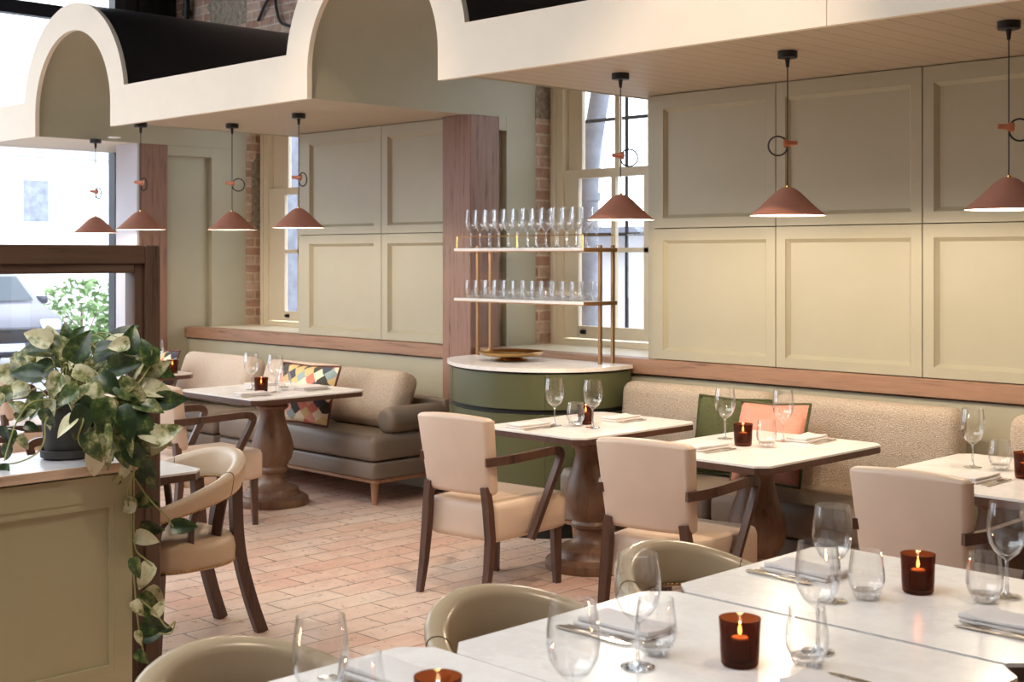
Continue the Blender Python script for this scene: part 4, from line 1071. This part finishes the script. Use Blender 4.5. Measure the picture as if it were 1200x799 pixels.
MOUND = [(0.044,-0.012,0.404,-0.112,-0.133,0.985,0.848,-0.424,0.462,0.075), (-0.004,0.024,0.406,0.437,0.375,0.819,0.681,-0.591,0.473,0.070), (0.055,-0.086,0.414,-0.632,-0.697,0.342,0.702,-0.570,0.248,0.100), (0.006,-0.050,0.380,-0.494,-0.913,0.087,0.541,-0.732,0.734,0.115), (0.156,-0.056,0.359,0.256,0.450,0.866,0.734,-0.539,0.173,0.115), (0.291,0.080,0.382,-0.047,0.292,0.985,0.868,-0.404,0.134,0.100), (0.200,0.060,0.402,0.526,0.557,0.643,0.469,-0.805,0.623,0.070), (0.337,0.055,0.415,-0.671,-0.722,-0.174,0.421,-0.853,0.112,0.075), (0.167,0.026,0.370,0.808,0.522,0.342,0.406,-0.868,0.252,0.110), (0.348,0.138,0.345,-0.180,-0.303,0.940,0.807,-0.465,0.471,0.090), (0.040,-0.073,0.324,-0.687,-0.642,-0.342,0.638,-0.635,0.515,0.110), (0.082,-0.130,0.301,-0.641,-0.752,0.174,0.529,-0.745,0.630,0.110), (0.211,-0.071,0.317,0.487,0.841,-0.342,0.806,-0.466,0.898,0.100), (0.016,-0.011,0.364,-0.339,-0.569,0.766,0.505,-0.769,0.666,0.090), (0.290,-0.063,0.276,0.571,0.137,-0.866,0.770,-0.502,0.331,0.110), (0.290,-0.105,0.267,-0.723,-0.503,-0.500,0.582,-0.691,0.420,0.100), (0.322,0.111,0.257,0.590,0.818,-0.087,0.392,-0.882,0.866,0.120), (0.337,0.055,0.219,0.102,0.381,-0.940,0.623,-0.649,0.268,0.110), (0.107,-0.105,0.214,-0.043,-0.202,-0.985,0.427,-0.847,0.884,0.100), (-0.003,-0.145,0.252,-0.777,-0.616,-0.174,0.525,-0.749,0.604,0.100), (-0.068,-0.139,0.292,-0.588,-0.804,0.174,0.867,-0.404,0.170,0.110), (0.272,-0.010,0.305,0.738,0.346,-0.643,0.513,-0.760,0.706,0.100), (0.250,0.039,0.330,0.917,0.477,0.174,0.785,-0.487,0.181,0.110), (0.316,0.035,0.277,0.621,0.604,-0.500,0.612,-0.661,0.242,0.110), (0.174,-0.108,0.305,-0.416,-0.292,-0.866,0.456,-0.818,0.253,0.100), (0.076,-0.136,0.237,-0.043,-0.440,-0.940,0.599,-0.674,0.615,0.085), (0.287,0.147,0.296,0.744,0.481,0.500,0.871,-0.401,0.270,0.100), (0.350,-0.045,0.228,0.241,0.005,-0.985,0.828,-0.444,0.743,0.120), (0.329,-0.095,0.202,-0.161,-0.323,-0.940,0.813,-0.459,0.269,0.110), (0.362,0.010,0.196,0.558,0.150,-0.866,0.880,-0.392,0.613,0.120), (0.353,0.072,0.162,0.678,0.406,-0.643,0.773,-0.499,0.271,0.110), (0.354,-0.041,0.143,0.122,-0.121,-1.000,0.428,-0.846,0.363,0.120), (0.337,-0.087,0.118,0.241,0.242,-0.940,0.511,-0.762,0.172,0.100), (0.366,0.014,0.111,0.212,0.034,-0.985,0.615,-0.658,0.581,0.115), (0.373,0.092,0.119,0.705,0.624,-0.342,0.675,-0.598,0.867,0.110), (0.305,-0.118,0.174,-0.370,-0.713,-0.643,0.468,-0.806,0.793,0.085), (0.370,-0.025,0.087,-0.341,-0.143,-0.940,0.515,-0.759,0.827,0.100), (0.334,-0.061,0.064,-0.128,0.004,-0.996,0.856,-0.416,0.252,0.095), (0.382,0.030,0.068,0.297,0.611,-0.766,0.827,-0.445,0.257,0.100), (0.300,-0.095,0.228,0.567,0.433,-0.707,0.443,-0.831,0.583,0.090), (0.138,-0.145,0.190,0.080,0.403,-0.940,0.509,-0.764,0.131,0.075), (0.339,0.086,0.217,0.820,0.547,-0.259,0.798,-0.474,0.664,0.100), (0.301,0.091,0.301,0.476,0.232,0.866,0.478,-0.796,0.577,0.090), (-0.033,0.072,0.245,-0.628,-0.676,0.387,0.844,-0.427,0.691,0.104), (0.024,0.064,0.302,0.569,0.602,0.561,0.674,-0.599,0.341,0.072), (-0.113,0.230,0.330,0.301,0.517,0.815,0.461,-0.813,0.753,0.096), (-0.056,0.129,0.280,0.216,0.475,0.873,0.629,-0.643,0.217,0.109), (0.145,-0.023,0.223,-0.222,0.259,-1.000,0.755,-0.517,0.790,0.092), (0.012,-0.001,0.171,-0.484,-0.029,-0.932,0.597,-0.676,0.921,0.097), (-0.011,0.131,0.152,0.019,0.253,-0.981,0.431,-0.843,0.666,0.085), (-0.194,0.006,0.166,-0.671,-0.464,-0.597,0.609,-0.664,0.788,0.086), (0.197,0.003,0.267,0.740,0.657,-0.156,0.736,-0.536,0.585,0.094), (-0.036,-0.104,0.294,-0.851,-0.562,-0.048,0.491,-0.782,0.441,0.070), (0.094,0.133,0.401,0.370,0.655,0.688,0.489,-0.784,0.462,0.106), (-0.282,0.004,0.324,-0.684,-0.702,0.201,0.459,-0.815,0.666,0.085), (-0.233,-0.043,0.278,-0.635,-0.778,0.045,0.614,-0.659,0.421,0.108), (-0.062,0.081,0.343,0.056,0.487,0.923,0.876,-0.395,0.452,0.090), (-0.186,0.096,0.281,0.043,0.245,0.979,0.544,-0.729,0.767,0.072), (0.020,0.066,0.266,0.745,0.668,-0.050,0.461,-0.813,0.864,0.071), (0.074,0.219,0.311,0.428,0.962,-0.176,0.729,-0.543,0.846,0.096), (0.214,0.009,0.388,0.750,0.623,0.239,0.526,-0.748,0.771,0.089), (-0.123,0.012,0.376,-0.408,-0.020,0.953,0.839,-0.433,0.515,0.100), (0.266,0.129,0.364,0.404,0.897,0.389,0.577,-0.696,0.700,0.088), (-0.313,0.009,0.210,-0.642,-0.755,-0.153,0.748,-0.524,0.721,0.089), (0.158,0.067,0.194,0.196,0.745,-0.746,0.656,-0.616,0.984,0.106), (-0.112,0.161,0.192,0.475,0.569,-0.675,0.663,-0.610,0.266,0.084), (-0.105,0.141,0.173,-0.487,-0.626,-0.616,0.557,-0.716,0.840,0.073), (0.006,0.086,0.232,-0.295,0.006,-0.979,0.858,-0.413,0.872,0.099), (-0.053,-0.140,0.299,-0.392,-0.057,0.949,0.707,-0.566,0.432,0.091), (-0.078,-0.114,0.272,-0.891,-0.413,0.389,0.494,-0.779,0.876,0.085), (0.065,0.178,0.169,0.345,0.491,-0.806,0.690,-0.582,0.629,0.078), (0.191,0.207,0.310,0.627,0.765,-0.173,0.732,-0.540,0.650,0.102), (-0.060,0.270,0.310,0.639,0.761,-0.139,0.454,-0.820,0.415,0.107), (-0.128,-0.071,0.335,-0.811,-0.573,0.209,0.848,-0.423,0.353,0.083), (0.208,0.107,0.381,0.631,0.625,-0.459,0.567,-0.706,0.750,0.079), (0.101,-0.041,0.267,-0.646,-0.765,0.063,0.653,-0.620,0.400,0.090), (-0.106,-0.018,0.315,-0.493,-0.242,0.855,0.707,-0.566,0.363,0.076), (-0.288,-0.016,0.246,-0.878,-0.477,0.288,0.837,-0.435,0.793,0.079), (0.067,-0.021,0.363,-0.369,-0.541,0.765,0.510,-0.764,0.910,0.110), (-0.139,0.120,0.199,-0.614,-0.794,-0.095,0.590,-0.683,0.832,0.087), (-0.080,0.095,0.259,0.208,0.023,0.987,0.641,-0.632,0.975,0.106), (0.119,0.015,0.198,0.110,-0.141,-1.000,0.664,-0.609,0.285,0.073), (-0.004,-0.111,0.285,-0.593,-0.038,0.896,0.849,-0.423,0.872,0.078), (0.045,0.095,0.304,0.273,0.388,0.884,0.646,-0.627,0.461,0.101), (-0.194,-0.010,0.323,-0.001,0.101,0.997,0.756,-0.516,0.345,0.104), (-0.067,0.011,0.317,-0.166,0.232,0.999,0.739,-0.533,0.915,0.071), (0.043,0.172,0.194,0.167,0.569,-0.853,0.519,-0.755,0.986,0.090), (0.002,0.252,0.206,0.459,0.927,-0.193,0.734,-0.538,0.917,0.086), (-0.070,0.127,0.151,-0.299,-0.185,-0.940,0.397,-0.878,0.473,0.073), (0.249,0.029,0.112,0.616,0.385,-0.707,0.717,-0.555,0.433,0.087), (0.304,0.034,0.134,0.212,0.220,-0.952,0.875,-0.396,0.451,0.110), (0.197,0.001,0.114,0.110,-0.204,-0.998,0.577,-0.696,0.125,0.088), (0.182,0.022,0.169,0.122,0.019,-0.995,0.883,-0.389,0.584,0.097), (0.354,0.018,0.096,0.284,0.387,-0.880,0.470,-0.803,0.123,0.098), (0.279,0.032,0.190,-0.308,-0.497,-0.822,0.651,-0.621,0.573,0.098), (0.321,0.029,0.162,0.137,0.119,-0.983,0.538,-0.736,0.242,0.100), (0.293,-0.050,0.186,0.288,0.374,-0.884,0.761,-0.511,0.295,0.085), (0.172,0.019,0.050,0.544,0.393,-0.749,0.872,-0.400,0.315,0.082), (0.193,0.040,0.125,0.008,0.045,-0.999,0.689,-0.583,0.589,0.102), (0.247,-0.009,0.118,-0.230,-0.586,-0.816,0.610,-0.663,0.364,0.086), (0.332,0.035,0.148,0.035,-0.090,-0.999,0.884,-0.388,0.489,0.097), (0.365,0.063,0.105,0.492,0.424,-0.762,0.569,-0.704,0.492,0.083), (0.248,0.015,0.106,0.365,0.049,-0.956,0.514,-0.759,0.477,0.098), (0.280,0.115,0.063,-0.308,-0.494,-0.824,0.699,-0.573,0.235,0.081), (0.299,-0.038,0.139,0.285,0.219,-0.934,0.576,-0.698,0.375,0.083)]
TRAIL = [(0.225,0.085,-0.062,-0.580,-0.748,-0.342,0.561,-0.712,0.239,0.050), (0.221,0.152,-0.041,0.357,0.551,-0.766,0.428,-0.846,0.372,0.070), (0.262,0.122,-0.150,-0.790,-0.619,0.087,0.699,-0.573,0.060,0.085), (0.239,0.141,-0.135,0.776,0.617,-0.174,0.601,-0.672,0.384,0.080), (0.188,0.190,-0.247,0.606,0.786,-0.174,0.574,-0.700,0.129,0.080), (0.337,0.226,-0.228,0.566,0.847,0.000,0.552,-0.721,0.327,0.085), (0.248,0.136,-0.260,0.611,0.754,-0.259,0.846,-0.426,0.274,0.080), (0.303,0.164,-0.359,-0.367,-0.444,-0.819,0.439,-0.835,0.214,0.100), (0.307,0.097,-0.324,0.242,0.004,-0.985,0.432,-0.842,0.438,0.070), (0.258,0.147,-0.473,0.458,0.452,-0.766,0.730,-0.543,0.282,0.110), (0.269,0.157,-0.561,0.584,0.744,-0.342,0.429,-0.845,0.149,0.100), (0.265,0.153,-0.606,0.617,0.712,0.342,0.432,-0.842,0.107,0.090), (0.312,0.172,-0.527,0.289,0.418,0.866,0.734,-0.538,0.152,0.060), (0.307,0.097,-0.469,0.454,0.254,-0.866,0.568,-0.705,0.141,0.060), (0.318,0.107,-0.571,0.038,-0.038,-1.000,0.449,-0.824,0.363,0.050), (0.311,0.101,-0.644,0.520,0.563,-0.643,0.845,-0.427,0.355,0.055), (0.243,0.188,-0.453,0.235,0.471,-0.866,0.608,-0.665,0.470,0.090), (0.299,0.160,-0.056,0.297,0.187,-0.940,0.548,-0.725,0.402,0.050), (0.349,0.096,0.058,0.571,0.821,0.174,0.833,-0.439,0.200,0.100), (0.337,0.055,0.004,-0.313,-0.394,-0.866,0.572,-0.701,0.124,0.060), (0.393,0.112,0.090,0.669,0.613,0.423,0.583,-0.690,0.182,0.110), (0.363,0.152,0.214,0.684,0.724,0.087,0.785,-0.487,0.097,0.100), (0.332,0.122,0.010,0.257,0.449,-0.866,0.669,-0.603,0.270,0.070), (0.089,-0.193,0.190,-0.519,-0.705,0.500,0.766,-0.506,0.400,0.060), (0.073,-0.210,0.162,0.503,0.722,0.500,0.530,-0.743,0.400,0.065), (0.082,-0.229,0.121,0.013,-0.258,-0.985,0.646,-0.627,0.400,0.060), (0.101,-0.211,0.101,0.340,0.367,-0.866,0.672,-0.601,0.400,0.050), (0.102,-0.252,0.077,-0.373,-0.111,-0.940,0.713,-0.560,0.400,0.060), (0.089,-0.264,0.139,0.036,0.209,-0.985,0.423,-0.851,0.400,0.060), (0.093,-0.189,0.139,0.649,0.680,-0.342,0.780,-0.492,0.400,0.050), (0.123,-0.273,0.016,0.118,-0.117,-1.000,0.432,-0.842,0.400,0.070), (0.037,-0.246,0.219,-0.762,-0.631,0.174,0.835,-0.436,0.400,0.080), (0.008,-0.204,0.243,-0.545,-0.783,-0.342,0.704,-0.568,0.400,0.090)]
VINES = [[(0.167,0.026,0.208), (0.316,0.035,0.133), (0.386,0.034,0.054), (0.298,0.102,-0.015), (0.245,0.105,-0.100), (0.250,0.110,-0.203), (0.265,0.111,-0.319), (0.280,0.112,-0.433), (0.288,0.120,-0.550), (0.301,0.133,-0.653)], [(0.183,0.043,0.208), (0.364,0.040,0.094), (0.276,0.108,-0.009), (0.255,0.123,-0.145), (0.262,0.122,-0.291), (0.287,0.147,-0.335), (0.308,0.168,-0.362)], [(0.209,-0.002,0.185), (0.362,0.010,0.082), (0.318,0.065,0.000), (0.247,0.079,-0.032), (0.221,0.039,-0.080), (0.204,0.007,-0.108)], [(0.244,0.132,-0.060), (0.297,0.158,-0.130), (0.323,0.212,-0.195), (0.337,0.226,-0.228)], [(0.270,0.130,-0.468), (0.312,0.172,-0.521), (0.341,0.201,-0.571), (0.359,0.220,-0.550), (0.349,0.210,-0.591), (0.320,0.180,-0.591)], [(0.100,-0.041,0.208), (0.144,-0.138,0.162), (0.167,-0.158,0.094), (0.156,-0.183,0.047), (0.122,-0.232,0.020), (0.111,-0.285,0.019)], [(0.100,-0.041,0.208), (0.114,-0.169,0.219), (0.096,-0.215,0.164), (0.106,-0.248,0.097), (0.121,-0.275,0.030)], [(0.163,0.022,0.208), (0.337,0.055,0.248), (0.342,0.132,0.330), (0.348,0.138,0.388)], [(0.142,0.001,0.208), (0.334,-0.061,0.143), (0.322,-0.073,0.073), (0.327,-0.039,0.027)], [(0.121,-0.020,0.208), (0.325,-0.099,0.174), (0.303,-0.106,0.102), (0.309,-0.072,0.048)]]
bm = BM()
for q in MOUND: leaf(bm, q[0:3], q[3:6], q[6:9], q[9])
finish('foliage', bm, M['leaf'], plant, 80)
bm = BM()
for q in TRAIL: leaf(bm, q[0:3], q[3:6], q[6:9], q[9])
finish('trailing_foliage', bm, M['leaf'], plant, 80)
bm = BM(); random.seed(3)
for q in MOUND:
    b_ = Vector(q[0:3]); r_ = Vector((random.uniform(-.04, .04), random.uniform(-.04, .04), .19)); m_ = (b_+r_)/2; m_.z = max(b_.z, .2)+.02
    tube(bm, spline([r_, m_, b_], 5), .0022, 5)
finish('stems', bm, M['stem'], plant)
for v_ in VINES:
    bm = BM(); tube(bm, spline(v_, 6), .003, 6); finish('vine', bm, M['stem'], plant)


# ------------------------------------------------------------------ light
w = bpy.data.worlds.new('sky'); scn.world = w; w.use_nodes = True
bg = w.node_tree.nodes['Background']; bg.inputs[0].default_value = (.90, .96, 1.0, 1); bg.inputs[1].default_value = 4.5
def spot(x, y, z, tx, ty, tz, watts, size, col=(1, .8, .6)):
    L = bpy.data.lights.new('ceiling_spot', 'SPOT'); L.energy = watts*1.5; L.color = col; L.spot_size = R(size); L.spot_blend = .6; L.shadow_soft_size = .06
    o = bpy.data.objects.new('ceiling_spot', L); COL.objects.link(o); o.location = (x, y, z)
    o.rotation_euler = (Vector((tx, ty, tz))-Vector((x, y, z))).to_track_quat('-Z', 'Y').to_euler()
spot(-2.4, 3.4, 5.0, -4.3, 4.9, .4, 260, 40)
spot(-.6, 3.2, 5.0, -1.8, 2.8, .75, 160, 50)
spot(-5.6, 3.4, 5.0, -6.4, 4.8, 0, 150, 50)
spot(-2.6, 1.2, 4.8, -4.3, 2.1, .9, 110, 36)

vs = scn.view_settings; vs.view_transform = 'Standard'; vs.look = 'None'; vs.gamma = 1; vs.use_curve_mapping = False; vs.exposure = 0.0
scn.display_settings.display_device = 'sRGB'
cy = scn.cycles
cy.transparent_max_bounces = 40; cy.max_bounces = 8; cy.diffuse_bounces = 5; cy.glossy_bounces = 4; cy.use_denoising = True
cy.caustics_reflective = False; cy.caustics_refractive = False; cy.sample_clamp_indirect = 6
